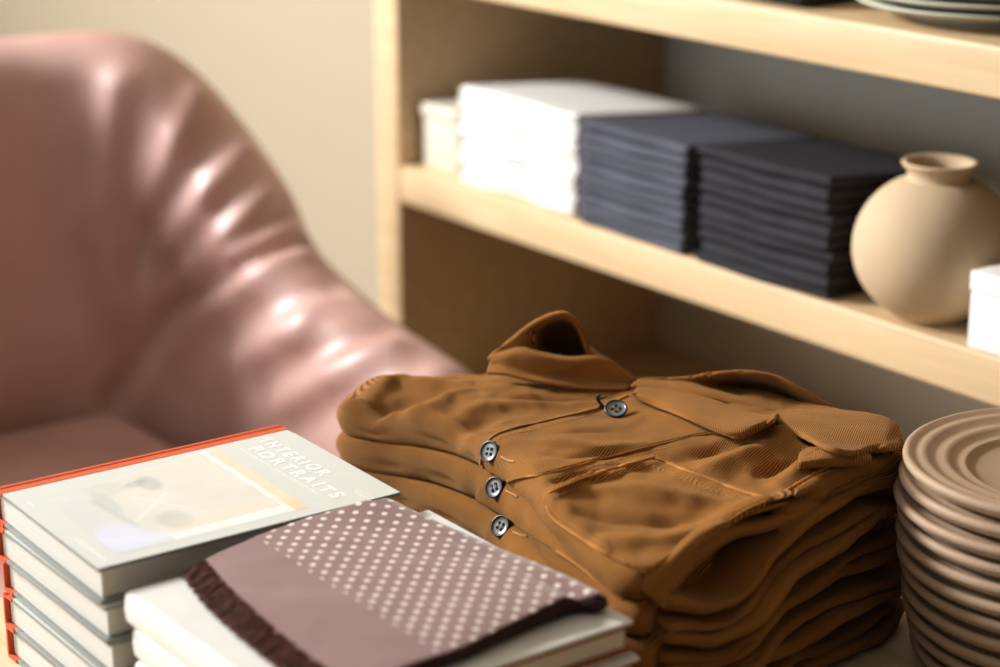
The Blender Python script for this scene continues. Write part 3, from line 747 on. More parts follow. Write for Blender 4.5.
# ================================================================== spotted scarf on the white books
def make_scarf():
    root = thing('scarf', 'mauve brown scarf with pale dots and dark fringe on the white books', 'scarf', (-1.17, .76, ZW))
    zs = ZW+.0105
    rows = [   # from the fringed end (v=0) to the far fold (v=1); each row runs from stack A side to the open right side
        [(203, 561, zs-.004), (228, 590, zs-.002), (262, 622, zs-.003), (300, 652, zs-.003), (350, 690, zs-.003)],
        [(236, 546, zs), (275, 580, zs), (320, 615, zs), (365, 645, zs), (402, 668, zs-.001)],
        [(268, 533, zs+.001), (320, 570, zs+.001), (375, 605, zs+.001), (425, 633, zs+.001), (460, 648, zs)],
        [(318, 516, zs+.004), (370, 548, zs+.002), (425, 582, zs+.002), (480, 608, zs+.003), (516, 622, zs+.001)],
        [(362, 502, zs+.010), (408, 528, zs+.004), (460, 556, zs+.003), (515, 581, zs+.005), (563, 597, zs+.006)],
        [(374, 501, zs+.010), (420, 525, zs+.004), (475, 552, zs+.002), (530, 575, zs+.003), (578, 600, zs+.0005)],
        [(386, 499, zs+.009), (432, 522, zs+.004), (490, 549, zs+.002), (545, 571, zs+.004), (598, 594, zs+.0055)],
        [(392, 501, zs+.003), (440, 524, zs-.001), (498, 549, zs-.003), (553, 572, zs-.002), (606, 597, zs-.001)]]
    R_ = [[at(*p) for p in r] for r in rows]
    G = loft(R_, 120, 150)
    n = grid_normals(G); 
    if n[..., 2].mean() < 0: n = -n
    u, v = np.meshgrid(np.linspace(0, 1, 120), np.linspace(0, 1, 150))
    G = G+n*(.0007*fbm(G[..., 0], G[..., 1], 9, 60, 2))[..., None]
    G[..., 2] = np.maximum(G[..., 2], ZW+.0045)
    # metric uv
    uv = np.stack([G[..., 0]-G[0, 0, 0], G[..., 1]-G[0, 0, 1]+.0*u], -1).reshape(-1, 2)
    V, F = sheet(G, .0016, (0, 0, 1)); 
    uvv = np.zeros((len(V), 2)); uvv[:len(uv)] = uv; uvv[len(uv):2*len(uv)] = uv
    a = np.arange(len(uv)).reshape(150, 120); per = np.concatenate([a[0, :], a[1:, -1], a[-1, -2::-1], a[-2:0:-1, 0]]); uvv[2*len(uv):] = uv[per]
    mesh_obj('printed_layer', V, F, M['scarf'], root, uv=uvv)
    # lining folded under it, showing dark along the open right side
    Lg = G.copy(); 
    for j in range(120):
        pass
    low = G.copy(); low[..., 2] = ZW+.0007+.0004*np.sin(u*9)
    mid = G-np.array([0, 0, .0022])
    # sheet that follows the printed layer just below, rolls over at the right edge and returns along the book
    edge_dir = np.array([1, -.12, 0]); edge_dir /= np.linalg.norm(edge_dir)
    rows2 = []
    for i in range(0, 150, 3):
        up = mid[i, 40::6]; e = G[i, -1]; zlow = ZW+.0009
        hgt = max(e[2]-zlow, .002)
        roll = [e+edge_dir*(.0016)+np.array([0, 0, -.0012]), e+edge_dir*(.0030)+np.array([0, 0, -hgt*.35]), e+edge_dir*(.0026)+np.array([0, 0, -hgt*.7]), e+edge_dir*(-.001)+np.array([0, 0, -hgt+.0006])]
        back = low[i, 118:40:-6].copy()
        rows2.append(catmull(np.vstack([up, roll, back]), 90))
    G2 = np.array(rows2)
    V, F = sheet(G2, .0013)
    mesh_obj('lining', V, F, M['scarfdark'], root)
    # fringe along the near end
    mb = MB(); rr = random.Random(5)
    e0 = G[1, :]
    for k in range(1500):
        t = rr.random()*118; i = int(t); p = e0[i]*(1-(t-i))+e0[i+1]*(t-i)
        L_ = rr.uniform(.019, .0235); dxy = np.array([.002+.003*math.sin(t*.9)+rr.uniform(-.002, .002), -1*L_])
        pts = []
        ztop = p[2]-.0004+rr.uniform(-.001, .0012); lift = rr.uniform(0, .003)
        for q in np.linspace(0, 1, 7):
            z = max(ZW+.0011+rr.uniform(0, .0012), ztop*(1-smooth01(q*1.15))+(ZW+.0012)*smooth01(q*1.15)+lift*math.sin(q*3.1))
            pts.append((p[0]+dxy[0]*q+rr.uniform(-.0004, .0004), p[1]+.001+dxy[1]*q, z))
        mb.tube(catmull(np.array(pts), 9), np.linspace(.00055, .00035, 9), 4)
    mb.build('fringe', M['fringe'], root)
make_scarf()

# ================================================================== brown stoneware plates
PR = .131
pc = at(1067, 440, .796)
prof = [(0, .0016), (.074, .0016), (.077, .0004), (.083, .0005), (.086, .004), (.110, .0042), (.1215, .0046), (.1245, .0062), (.1245, .0080), (.1262, .0094), (.1303, .0112), (.131, .0140), (.1302, .0168), (.1280, .0182), (.1255, .0178), (.1220, .0158), (.1190, .0152), (.1165, .0160), (.1135, .0163), (.1105, .0152), (.1060, .0128), (.1020, .0122), (.0985, .0130), (.0955, .0130), (.0925, .0116), (.0880, .0092), (.0840, .0086), (.0815, .0092), (.0790, .0088), (.0765, .0066), (.072, .0050), (.05, .0044), (0, .0042)]
V, F = lathe(prof, 128)
NP = 11; ps = .0162
p0 = None
offs = [(.016, 0), (.012, .001), (.009, -.001), (.006, 0), (.004, .001), (.001, -.001), (-.002, .001), (-.001, 0), (-.004, -.001), (-.002, .001), (.001, 0)]
for i in range(NP):
    if p0 is None: p0 = mesh_obj('dinner_plate', V, F, M['plate']); o = p0
    else: o = p0.copy(); COL.objects.link(o)
    dx = offs[i][0]*_rt; 
    o.location = (pc[0]+dx[0], pc[1]+dx[1]+offs[i][1], TABLE+i*ps); o.rotation_euler = (0, 0, i*1.3)
    tag(o, nth(NP-1-i, NP, 'brown stoneware plate in the stack at the table corner'), 'plate', 'brown plates on the table')

# ================================================================== folded corduroy jackets
JT = .033
JC = np.array([-1.295, 1.065])
OUT = np.array([(-1.524, .926), (-1.46, .946), (-1.40, .957), (-1.345, .957), (-1.29, .948), (-1.24, .935), (-1.19, .920), (-1.13, .908), (-1.09, .908), (-1.068, .925),
                (-1.064, .97), (-1.070, 1.03), (-1.085, 1.09), (-1.100, 1.16), (-1.112, 1.22), (-1.135, 1.256), (-1.18, 1.270), (-1.25, 1.264), (-1.31, 1.246),
                (-1.37, 1.20), (-1.42, 1.155), (-1.475, 1.115), (-1.505, 1.07), (-1.522, 1.03), (-1.54, .985), (-1.542, .95)])
_ra, _rb = at(681, 446, .766), at(703, 434, .766)
RIB = (_rb-_ra)[:2]; RIB /= np.linalg.norm(RIB); RPN = np.array([RIB[1], -RIB[0]])
def rib_uv(V, zc=0.):
    return np.stack([V[:, 0]*RPN[0]+V[:, 1]*RPN[1]+zc*V[:, 2], V[:, 0]*RIB[0]+V[:, 1]*RIB[1]], 1)
def sag(x, y):
    s = -.016*smooth01((x+1.27)/.2)*smooth01((1.06-y)/.15)          # near corner droops
    s -= .010*smooth01((-1.42-x)/.1)*smooth01((1.0-y)/.07)           # near left corner
    s += .003*fbm(x, y, 77, 22, 2)
    return s
def poly(pxs, z=.768): return catmull(np.array([at(x, y, z)[:2] for x, y in pxs]), 24)
RIDGES = [  # (traced line, amplitude, width)
 (poly([(342, 410), (360, 394), (390, 375), (420, 376), (458, 379)]), .0050, .013),
 (poly([(366, 410), (398, 394), (445, 388)]), -.0036, .012),
 (poly([(385, 425), (430, 405), (470, 388), (500, 384)]), .004, .012),
 (poly([(420, 440), (460, 425), (505, 408)]), -.003, .012),
 (poly([(470, 408), (520, 402), (570, 398)]), .0025, .010),
 (poly([(500, 395), (560, 392), (610, 390)]), -.0025, .008),
 (poly([(520, 425), (560, 432), (610, 430)]), -.0022, .006),
 (poly([(520, 440), (560, 444), (600, 446), (640, 440)]), .0030, .007),
 (poly([(535, 455), (575, 455), (620, 448)]), -.0020, .006),
 (poly([(640, 410), (680, 418), (720, 428)]), .0022, .008),
 (poly([(560, 478), (585, 472), (612, 467)]), -.0055, .007),
 (poly([(615, 462), (640, 456)]), -.003, .006),
 (poly([(555, 492), (585, 478), (625, 466), (655, 458)]), .0030, .006),
 (poly([(575, 486), (620, 488), (670, 494), (730, 497)]), .0045, .008),
 (poly([(585, 504), (640, 508), (700, 507)]), -.0035, .008),
 (poly([(610, 524), (660, 524), (710, 516)]), .0042, .010),
 (poly([(672, 452), (700, 448), (745, 442)]), -.0050, .010),
 (poly([(690, 470), (730, 462), (780, 446)]), .0045, .012),
 (poly([(760, 470), (785, 462), (806, 458)]), -.0045, .007),
 (poly([(740, 436), (775, 438), (806, 452)]), .0050, .008),
 (poly([(780, 480), (820, 462), (862, 458)]), .0060, .010),
 (poly([(795, 492), (830, 474), (866, 463)]), -.0030, .004),
 (poly([(820, 500), (860, 482), (892, 466)]), .0050, .014),
 (poly([(700, 512), (740, 505), (790, 490)]), .0020, .008),
 (poly([(640, 590), (655, 570), (680, 545), (715, 525), (750, 515)]), .0035, .007),
]
def jacket_top(x, y, lvl):
    z = TABLE+JT*(lvl+1)+sag(x, y)*(lvl+1)/5
    if lvl == 4:
        for P, a, w in RIDGES:
            d, sd, tt = seg_dist(x, y, P)
            z = z+2.1*a*np.exp(-(d/w)**2)*(.35+.65*np.sin(np.pi*np.clip(tt, .02, .98)))
        z = z+.0013*fbm(x, y, 31, 75, 3)+.0030*fbm(x, y, 32, 34, 2)+.0005*fbm(x, y, 33, 190, 2)
    return z
def jacket_body(lvl, nth_, nr, ns):
    r = np.random.default_rng(100+lvl)
    O = catmull(OUT, nth_, closed=True)
    th = np.arange(nth_)/nth_*2*np.pi
    d = O-JC; dl = np.linalg.norm(d, axis=1, keepdims=True); du = d/dl
    # irregular outline, and recessed along the hem side where the rolled hems overhang
    wob = .0035*fbm(np.cos(th)*1.0, np.sin(th)*1.0, 200+lvl, 9, 3)
    right = smooth01((O[:, 0]+1.16)/.05)*smooth01((O[:, 1]-.910)/.035)*(1-smooth01((O[:, 1]-1.2)/.05))
    inset = (.026+.024*right*(1-smooth01((O[:, 1]-1.06)/.05))*(lvl == 3))*right if lvl < 4 else .010*right*(1-smooth01((O[:, 1]-1.07)/.05))
    shift = {0: .000, 1: -.002, 2: .003, 3: -.001, 4: 0}[lvl]
    left2 = smooth01((-1.46-O[:, 0])/.06)
    ext = (wob-inset+shift+(.007*left2 if lvl < 4 else 0))[:, None]
    O = O+du*ext; dl = np.linalg.norm(O-JC, axis=1, keepdims=True)
    R_ = JT*.5
    # top rings
    rr = 1-(1-np.linspace(0, 1, nr))**1.0
    rings = []
    E = O-du*R_                                           # where rounding starts
    for q in rr: 
        XY = JC+(E-JC)*q; Z = jacket_top(XY[:, 0], XY[:, 1], lvl); rings.append(np.column_stack([XY, Z]))
    zt = rings[-1][:, 2]; zb = (TABLE+JT*lvl+sag(E[:, 0], E[:, 1])*lvl/5) if lvl else np.full(nth_, TABLE+.0005)
    hgt = zt-zb
    fold = .0035*fbm(th*0+O[:, 0], O[:, 1], 300+lvl, 26, 3)
    left = smooth01((-1.33-O[:, 0])/.06)
    for f in np.linspace(0, np.pi, ns+1)[1:]:
        prof = np.sin(f)**.8
        z = zt-hgt*(.5-.5*np.cos(f))
        off = R_*prof+fold*prof
        mouth = right*(1-smooth01((O[:, 1]-1.07)/.05)) if lvl == 4 else 0
        off = off-.055*mouth*smooth01((f-.55)/.3)
        off = off-.006*right*np.exp(-((f-1.5)/.18)**2)-.002*left*np.exp(-((f-2.0)/.25)**2)*(1+np.sin(th*21+lvl))
        XY = E+du*off[:, None]; rings.append(np.column_stack([XY, z]))
    for q in (.9, .5, .03):
        XY = JC+(E-JC)*q; Z = (TABLE+JT*lvl+sag(XY[:, 0], XY[:, 1])*lvl/5) if lvl else np.full(nth_, TABLE+.0005)
        rings.append(np.column_stack([XY, Z+.0004]))
    V = np.vstack(rings); F = quads(len(rings), nth_, closed_u=True)
    uv = rib_uv(V); e = uv[(nr-1)*nth_:nr*nth_]
    for q in range(nr, nr+ns):                      # wales hang straight down the sides
        uv[q*nth_:(q+1)*nth_, 0] = e[:, 0]+(zt-V[q*nth_:(q+1)*nth_, 2])*(du@RPN); uv[q*nth_:(q+1)*nth_, 1] = e[:, 1]-V[q*nth_:(q+1)*nth_, 2]
    return V, F, uv
JZ = [TABLE+JT*i for i in range(5)]
jackets = []
for i in range(5):
    what = 'tan corduroy jacket'
    lab = {4: 'topmost folded tan corduroy jacket with patch pocket and horn buttons facing up',
           3: 'second tan corduroy jacket from the top, its button just under the top one',
           2: 'third tan corduroy jacket from the top, its button right above the scarf',
           1: 'fourth tan corduroy jacket from the top, second lowest in the pile',
           0: 'lowest tan corduroy jacket, lying on the table beside the plates'}[i]
    jackets.append(thing('corduroy_jacket', lab, 'jacket', (JC[0], JC[1], JZ[i]), 'folded corduroy jackets'))
BV = {}
for i in range(5):
    if i == 4: V, F, uv = jacket_body(4, 1000, 190, 26)
    else: V, F, uv = jacket_body(i, 520, 24, 20)
    mesh_obj('body', V, F, M['cord'], jackets[i], uv=uv)
    BV[i] = BVHTree.FromPolygons(V.tolist(), F.tolist())
def hit(x, y, lv=(4,), off=0.):
    best = None
    r = ray(x, y); dr = Vector(r).normalized()
    for l in lv:
        p, n, i, dd = BV[l].ray_cast(Vector(CP), dr)
        if p is not None and (best is None or dd < best[2]): best = (np.array(p), np.array(n), dd)
    if best is None: return None
    p, n, dd = best
    if n@r > 0: n = -n
    return p+n*off, n
def hits(pxs, lv=(4,), off=0., n=None):
    P = np.array(pxs, float)
    if n: P = catmull(P, n)
    out = []
    for x, y in P:
        h = hit(x, y, lv, off)
        if h is not None: out.append(h[0])
    return np.array(out)
def hk(x, y, lv=(4,)):
    h = hit(x, y, lv)
    return depth(h[0]) if h is not None else depth(at(x, y, .77))

def coons(top, right, bottom, left, n=50):
    """px boundary curves: top a->b, right b->c, bottom d->c, left a->d"""
    T, B = catmull(np.array(top, float), n), catmull(np.array(bottom, float), n)
    L_, R_ = catmull(np.array(left, float), n), catmull(np.array(right, float), n)
    u, v = np.meshgrid(np.linspace(0, 1, n), np.linspace(0, 1, n)); u = u[..., None]; v = v[..., None]
    return (1-v)*T[None]+v*B[None]+(1-u)*L_[:, None]+u*R_[:, None]-((1-u)*(1-v)*T[0]+u*(1-v)*T[-1]+(1-u)*v*B[0]+u*v*B[-1])
def drape(name, PX, mat, parent, off, thick, lv=(4,), uvz=.8, lift=None, uvf=None):
    n, m = PX.shape[:2]; G = np.zeros((n, m, 3)); ok = np.ones((n, m), bool)
    for i in range(n):
        for j in range(m):
            h = hit(PX[i, j, 0], PX[i, j, 1], lv)
            if h is None: ok[i, j] = False; G[i, j] = at(PX[i, j, 0], PX[i, j, 1], .75)
            else: G[i, j] = h[0]+np.array(h[1])*(off if lift is None else off+lift[i, j])
    for _ in range(60):                     # corners past the silhouette follow their neighbours
        if ok.all(): break
        K = ok.copy()
        for i, j in np.argwhere(~ok):
            nb = [(a, b) for a, b in ((i-1, j), (i+1, j), (i, j-1), (i, j+1)) if 0 <= a < n and 0 <= b < m and ok[a, b]]
            if nb: G[i, j] = np.mean([G[a, b] for a, b in nb], 0); K[i, j] = True
        ok = K
    # light smoothing along the surface so that the patch lies like cloth
    for _ in range(2):
        K = G.copy(); K[1:-1, 1:-1] = (G[1:-1, 1:-1]*2+G[:-2, 1:-1]+G[2:, 1:-1]+G[1:-1, :-2]+G[1:-1, 2:])/6; G = K
    V, F = sheet(G, thick, -FV)
    o = mesh_obj(name, V, F, mat, parent, uv=rib_uv(V, 0.) if uvf is None else uvf(V)); return G
TJ = jackets[4]
# --- placket
pl_top = [(481, 464), (484, 449), (492, 438), (507, 431), (548, 421), (600, 408), (628, 396)]
pl_bot = [(506, 482), (520, 478), (545, 474), (590, 462), (640, 449), (690, 437), (728, 431)]
PXp = coons(pl_top, [(628, 396), (665, 409), (700, 421), (728, 431)], pl_bot, [(481, 464), (488, 471), (496, 477), (506, 482)], 56)
drape('placket', PXp, M['cord'], TJ, .0008, .0024)
# --- patch pocket
PXq = coons([(549, 493), (580, 480), (620, 467), (655, 458)], [(655, 458), (698, 474), (738, 489), (772, 499)],
            [(651, 573), (672, 562), (705, 537), (740, 513), (772, 499)], [(549, 493), (546, 506), (556, 521), (590, 544), (622, 562), (651, 573)], 70)
lift = np.zeros((70, 70)); vv = np.linspace(0, 1, 70)
lift[:8, :] += (.0022*np.sin(np.linspace(0.2, 1, 70)*np.pi))[None, :]*np.linspace(1, 0, 8)[:, None]
drape('pocket', PXq, M['cord'], TJ, .0012, .0034, lift=lift)
# --- sleeve panel along the right side, its wales crossing those of the front
PXs = coons([(797, 492), (820, 479), (845, 468), (870, 461)], [(870, 461), (880, 458), (890, 456), (897, 455)], [(790, 512), (825, 505), (862, 494), (893, 478)], [(797, 492), (794, 498), (791, 505), (790, 512)], 44)
drape('sleeve_panel', PXs, M['cord'], TJ, .0010, .0030, uvf=lambda V: np.stack([V[:, 1]+.2*V[:, 0], V[:, 0]], 1))
# rebuild the ray target so that stitches sit on the pocket and placket
def bvh_of(objs):
    VV, FF, n = [], [], 0
    for o in objs:
        w = np.array(world_loc(o)); me = o.data
        a = np.empty(len(me.vertices)*3); me.vertices.foreach_get('co', a); VV.append(a.reshape(-1, 3)+w)
        FF += [[v+n for v in p.vertices] for p in me.polygons]; n += len(me.vertices)
    return BVHTree.FromPolygons(np.vstack(VV).tolist(), FF)
BV['top'] = bvh_of([c for c in TJ.children])
def seam(mb, pxs, r=.0009, n=60, off=.0003, lv=('top',), wob=0, dash=False):
    P = hits(pxs, lv, off, n)
    if len(P) < 4: return
    P = catmull(P, n)
    if dash:
        step = 4
        for i in range(0, n-step, step):
            mb.tube(P[i:i+step-1], r, 6)
    else: mb.tube(P, r, 6)
# cord-covered raised edges (turned hems) of placket and pocket
mb = MB()
seam(mb, pl_top, .0016, 90); seam(mb, [(508, 481), (522, 477), (545, 474), (590, 462), (640, 449), (690, 437), (726, 431)], .0013, 80)
seam(mb, [(549, 493), (580, 480), (620, 467), (655, 458)], .0015, 70)
seam(mb, [(655, 459), (698, 475), (738, 490), (770, 499)], .0011, 60)
seam(mb, [(547, 507), (556, 521), (590, 544), (622, 562), (648, 572), (668, 563), (700, 540), (740, 513), (768, 500)], .0012, 140)
seam(mb, [(796, 490), (815, 479), (840, 468), (868, 462)], .0013, 50); seam(mb, [(788, 490), (808, 478), (832, 466), (858, 460)], .0012, 50)
mb.build('seam', M['cord'], TJ)
for pxs, n in (([(552, 499), (582, 486), (622, 473), (652, 464)], 90), ([(556, 512), (562, 518), (592, 538), (624, 556), (649, 566), (666, 557), (698, 534), (738, 508)], 200),
               ([(550, 480), (592, 467), (642, 454), (690, 442)], 130), ([(653, 466), (696, 481), (735, 495), (760, 503)], 110), ([(648, 465), (690, 482), (730, 497), (752, 505)], 110),
               ([(494, 443), (508, 436), (548, 426), (600, 413)], 110)):
    mb = MB(); seam(mb, pxs, .00032, n, .0004, dash=True); mb.build('stitching', M['stitch'], TJ)


# --- sheets traced in depth: (px, py, depth offset behind the jacket surface, metres)
def psheet(name, rows, mat, parent, thick, k0=None, nu=70, nv=40, uvz=.8, noise=.0006, seed=1, uvf=None):
    R_ = []
    for r in rows:
        R_.append([atk(x, y, k) for x, y, k in r])
    G = loft(R_, nu, nv); nn = grid_normals(G)
    G = G+nn*(noise*fbm(G[..., 0]+G[..., 2], G[..., 1], seed, 60, 3))[..., None]
    V, F = sheet(G, thick, -FV)
    return mesh_obj(name, V, F, mat, parent, uv=rib_uv(V, 0.) if uvf is None else uvf(V))
# raised back fold with a hollow front (behind the placket)
k0 = 1.885
psheet('shoulder_fold', [
  [(488, 373, k0+.012), (505, 374, k0+.006), (540, 382, k0), (580, 388, k0-.004), (628, 389, k0-.008)],
  [(490, 367, k0+.018), (507, 366, k0+.012), (540, 374, k0+.008), (580, 378, k0+.006), (630, 384, k0+.002)],
  [(492, 361, k0+.018), (516, 354, k0+.008), (536, 356, k0+.002), (568, 361, k0-.002), (603, 361, k0-.002), (632, 381, k0)],
  [(489, 358, k0+.020), (521, 350, k0+.012), (538, 353, k0+.016), (567, 358, k0+.016), (602, 359, k0+.012), (633, 380, k0+.004)],
  [(491, 356, k0+.022), (529, 344, k0+.020), (543, 351, k0+.060), (566, 356, k0+.075), (598, 357, k0+.05), (633, 380, k0+.01)],
  [(493, 354, k0+.024), (530, 336, k0+.018), (546, 330, k0+.060), (566, 326, k0+.075), (586, 345, k0+.05), (634, 380, k0+.012)],
  [(494, 354, k0+.024), (522, 332, k0+.016), (545, 319, k0+.010), (566, 316, k0+.012), (582, 331, k0+.020), (591, 355, k0+.024), (612, 362, k0+.020), (635, 380, k0+.014)],
  [(496, 356, k0+.040), (524, 335, k0+.036), (547, 322, k0+.040), (565, 319, k0+.044), (580, 335, k0+.05), (590, 358, k0+.05), (612, 365, k0+.04), (635, 383, k0+.025)],
  [(500, 368, k0+.07), (530, 366, k0+.08), (565, 368, k0+.10), (590, 374, k0+.09), (635, 388, k0+.04)],
 ], M['cord'], TJ, .0040, nu=110, nv=110, seed=3)
k1 = 1.845
psheet('sleeve_fold', [
  [(632, 386, k1+.02), (680, 393, k1+.004), (725, 402, k1-.006), (765, 413, k1-.018), (800, 424, k1-.026)],
  [(634, 384, k1+.022), (684, 389, k1+.008), (728, 398, k1-.002), (768, 409, k1-.012), (804, 421, k1-.018)],
  [(636, 383, k1+.024), (690, 386, k1+.016), (735, 396, k1+.016), (774, 405, k1+.004), (812, 418, k1-.008)],
  [(638, 382, k1+.026), (700, 384, k1+.024), (742, 394, k1+.060), (784, 401, k1+.045), (818, 414, k1+.002)],
  [(639, 381, k1+.028), (700, 381, k1+.026), (752, 386, k1+.060), (786, 392, k1+.045), (824, 410, k1+.006)],
  [(640, 381, k1+.030), (685, 378, k1+.024), (712, 374, k1+.016), (746, 373, k1+.012), (778, 379, k1+.010), (802, 391, k1+.006), (830, 407, k1+.004)],
  [(642, 383, k1+.05), (688, 381, k1+.04), (714, 377, k1+.040), (746, 376, k1+.04), (776, 382, k1+.04), (800, 394, k1+.035), (832, 409, k1+.02)],
  [(650, 394, k1+.07), (700, 396, k1+.07), (750, 404, k1+.07), (800, 416, k1+.05), (836, 424, k1+.04)],
 ], M['cord'], TJ, .0040, nu=110, nv=100, seed=4)
EDGE_UV = lambda V: np.stack([V[:, 0]*.8+V[:, 1]*.6, V[:, 1]*.8-V[:, 0]*.6], 1)
# collar band with the buttonhole, standing a little off the front
kk = lambda x, y, d=0.: hk(x, y, ('top',))-d
psheet('collar_band', [
  [(632, 396, kk(632, 398, 0.0088)), (660, 407, kk(660, 409, 0.0132)), (690, 419, kk(690, 421, 0.0154)), (716, 431, kk(716, 433, 0.0154)), (738, 437, kk(738, 439, 0.0154)), (752, 433, kk(752, 436, 0.0176)), (772, 422, kk(772, 426, 0.0198))],
  [(634, 393, kk(634, 398, 0.0132)), (664, 401, kk(664, 405, 0.0220)), (694, 411, kk(694, 414, 0.0264)), (720, 421, kk(720, 424, 0.0264)), (742, 427, kk(742, 430, 0.0264)), (758, 425, kk(758, 428, 0.0264)), (775, 418, kk(775, 424, 0.0242))],
  [(638, 388, kk(638, 394, 0.0088)), (674, 393, k1+.002), (706, 400, k1-.004), (732, 408, k1-.010), (752, 414, k1-.014), (766, 416, k1-.016), (778, 415, k1-.018)]],
  M['cord'], TJ, .0042, nu=80, nv=30, seed=5, uvf=EDGE_UV)
# collar leaf at the far right corner
def row(pts):      # (px, py, metres in front of the jacket front at that place)
    return [(x, y, kk(x, y+0, d*2.4 if d > 0 else d)) for x, y, d in pts]
psheet('collar_leaf', [
  row([(777, 423, .006), (800, 435, .012), (826, 447, .015), (848, 453, .016), (868, 451, .016), (884, 449, .015), (897, 449, .012)]),
  row([(778, 421, .008), (802, 431, .015), (828, 442, .019), (850, 448, .020), (870, 446, .020), (885, 444, .018), (898, 444, .014)]),
  row([(782, 416, .006), (812, 421, .014), (838, 428, .018), (858, 432, .020), (876, 433, .018), (888, 434, .016), (899, 437, .010)]),
  row([(788, 412, .000), (824, 413, .004), (850, 415, .006), (868, 418, .006), (884, 421, .004), (892, 425, .002), (898, 430, .000)]),
  row([(792, 412, -.015), (828, 411, -.012), (850, 413, -.012), (868, 416, -.012), (884, 420, -.012), (891, 424, -.012), (896, 429, -.012)])],
  M['cord'], TJ, .0050, nu=80, nv=50, seed=6, uvf=EDGE_UV)
psheet('collar_tab', [
  row([(800, 468, .001), (822, 466, .003), (845, 465, .004), (862, 464, .004), (869, 463, .003)]),
  row([(800, 462, .003), (822, 459, .006), (845, 458, .008), (862, 458, .008), (870, 460, .006)]),
  row([(800, 455, .001), (822, 453, .003), (845, 453, .004), (862, 454, .004), (870, 457, .003)]),
  row([(800, 450, -.01), (822, 449, -.008), (845, 449, -.008), (862, 450, -.008), (870, 453, -.008)])],
  M['cord'], TJ, .0036, nu=40, nv=24, seed=7, uvf=EDGE_UV)

# --- rolled hems along the right side, two per jacket
def edge_x(y): 
    o = np.argsort(OUT[9:16, 1]); return np.interp(y, OUT[9:16, 1][o], OUT[9:16, 0][o])
for i in range(5):
    for j in (0, 1):
        if i == 4 and j == 1: continue
        sd = 400+10*i+j
        nu, nv = 130, 22
        y = np.linspace(.932, 1.255, nu); v = np.linspace(0, 1, nv)
        Yg, Vg = np.meshgrid(y, v)
        r1 = fbm(Yg, Yg*0+i+.37*j, sd, 22, 3); r2 = fbm(Yg, Yg*0+.2*i, sd+5, 30, 2)
        X1 = edge_x(Yg)+.0060*r1+(.006 if j == 0 else 0)+(.004 if i % 2 else 0)-.0065
        X0 = X1-.075
        zc = TABLE+JT*i+(.0098 if j == 0 else .0235)
        gd = np.exp(-((Yg-1.0)/.055)**2)*((2*i+j+1)/9.)**1.5; dip = -.036*gd; X1 = X1-(.010*gd if i == 4 else 0)+(.011*smooth01((Yg-1.1)/.08)*(1-i/3.) if i < 3 else 0)
        Xg = X0+(X1-X0)*Vg
        Zg = zc+sag(Xg, Yg)*(i+.5)/5+dip+.0050*r2*Vg-.0045*Vg**3*(1 if j else .2)
        th = .0102
        Zg = np.maximum(Zg, TABLE+th*.5+.0008)
        G = np.stack([Xg, Yg, Zg], -1)
        G[..., 2] += .0011*fbm(Yg*1.0, Xg*1.0, sd+3, 75, 2)*Vg; G[..., 0] += .0012*fbm(Yg*1.0, Zg*1.0, sd+4, 80, 2)
        V, F = sheet(G, th*(1+.22*fbm(Yg, Xg, sd+9, 18, 2))*(1-.35*gd), (0, 0, 1))
        mesh_obj('hem', V, F, M['cord'], jackets[i], uv=np.stack([V[:, 1]+.25*V[:, 2]+.45*V[:, 0], V[:, 0]], 1))
# open hem of the top jacket: a turned edge arching over a dark hollow
kh = lambda x, y, d=0.: hk(x, y, ('top',))-d
psheet('hem', [
  [(640, 588, kh(640, 585, -.003)), (650, 572, kh(650, 570, -.002)), (668, 553, kh(668, 550, -.002)), (690, 534, kh(690, 532, -.002)), (722, 517, kh(722, 515, -.002)), (760, 508, kh(760, 506, -.002)), (795, 500, kh(795, 498, -.002))],
  [(650, 594, kh(645, 588, .004)), (660, 577, kh(655, 572, .004)), (676, 558, kh(672, 553, .004)), (697, 539, kh(694, 535, .004)), (726, 523, kh(724, 519, .004)), (762, 514, kh(761, 510, .003)), (797, 505, kh(796, 500, .002))],
  [(659, 602, 1.535), (667, 584, 1.546), (682, 564, 1.557), (701, 546, 1.572), (729, 529, 1.594), (763, 522, 1.618), (800, 513, 1.642)],
  [(664, 606, 1.540), (672, 590, 1.552), (687, 570, 1.564), (706, 552, 1.580), (732, 535, 1.602), (764, 529, 1.626), (801, 518, 1.650)],
  [(668, 602, 1.575), (677, 589, 1.590), (692, 570, 1.61), (710, 553, 1.63), (735, 537, 1.655), (765, 529, 1.675), (802, 517, 1.685)]],
  M['cord'], TJ, .0036, nu=110, nv=46, seed=9, uvf=lambda V: np.stack([V[:, 1]+.25*V[:, 2]+.45*V[:, 0], V[:, 0]], 1))
# small rolled tab at the end of the arch
psheet('hem', [
  [(770, 508, 1.648), (790, 500, 1.655), (810, 495, 1.668), (822, 498, 1.676)],
  [(772, 514, 1.636), (792, 503, 1.644), (812, 498, 1.656), (824, 503, 1.664)],
  [(778, 526, 1.634), (796, 515, 1.641), (814, 508, 1.652), (824, 510, 1.660)],
  [(784, 540, 1.636), (800, 530, 1.644), (814, 520, 1.655), (822, 516, 1.664)]], M['cord'], TJ, .005, nu=40, nv=30, seed=10, uvf=lambda V: np.stack([V[:, 1]+.25*V[:, 2]+.45*V[:, 0], V[:, 0]], 1))

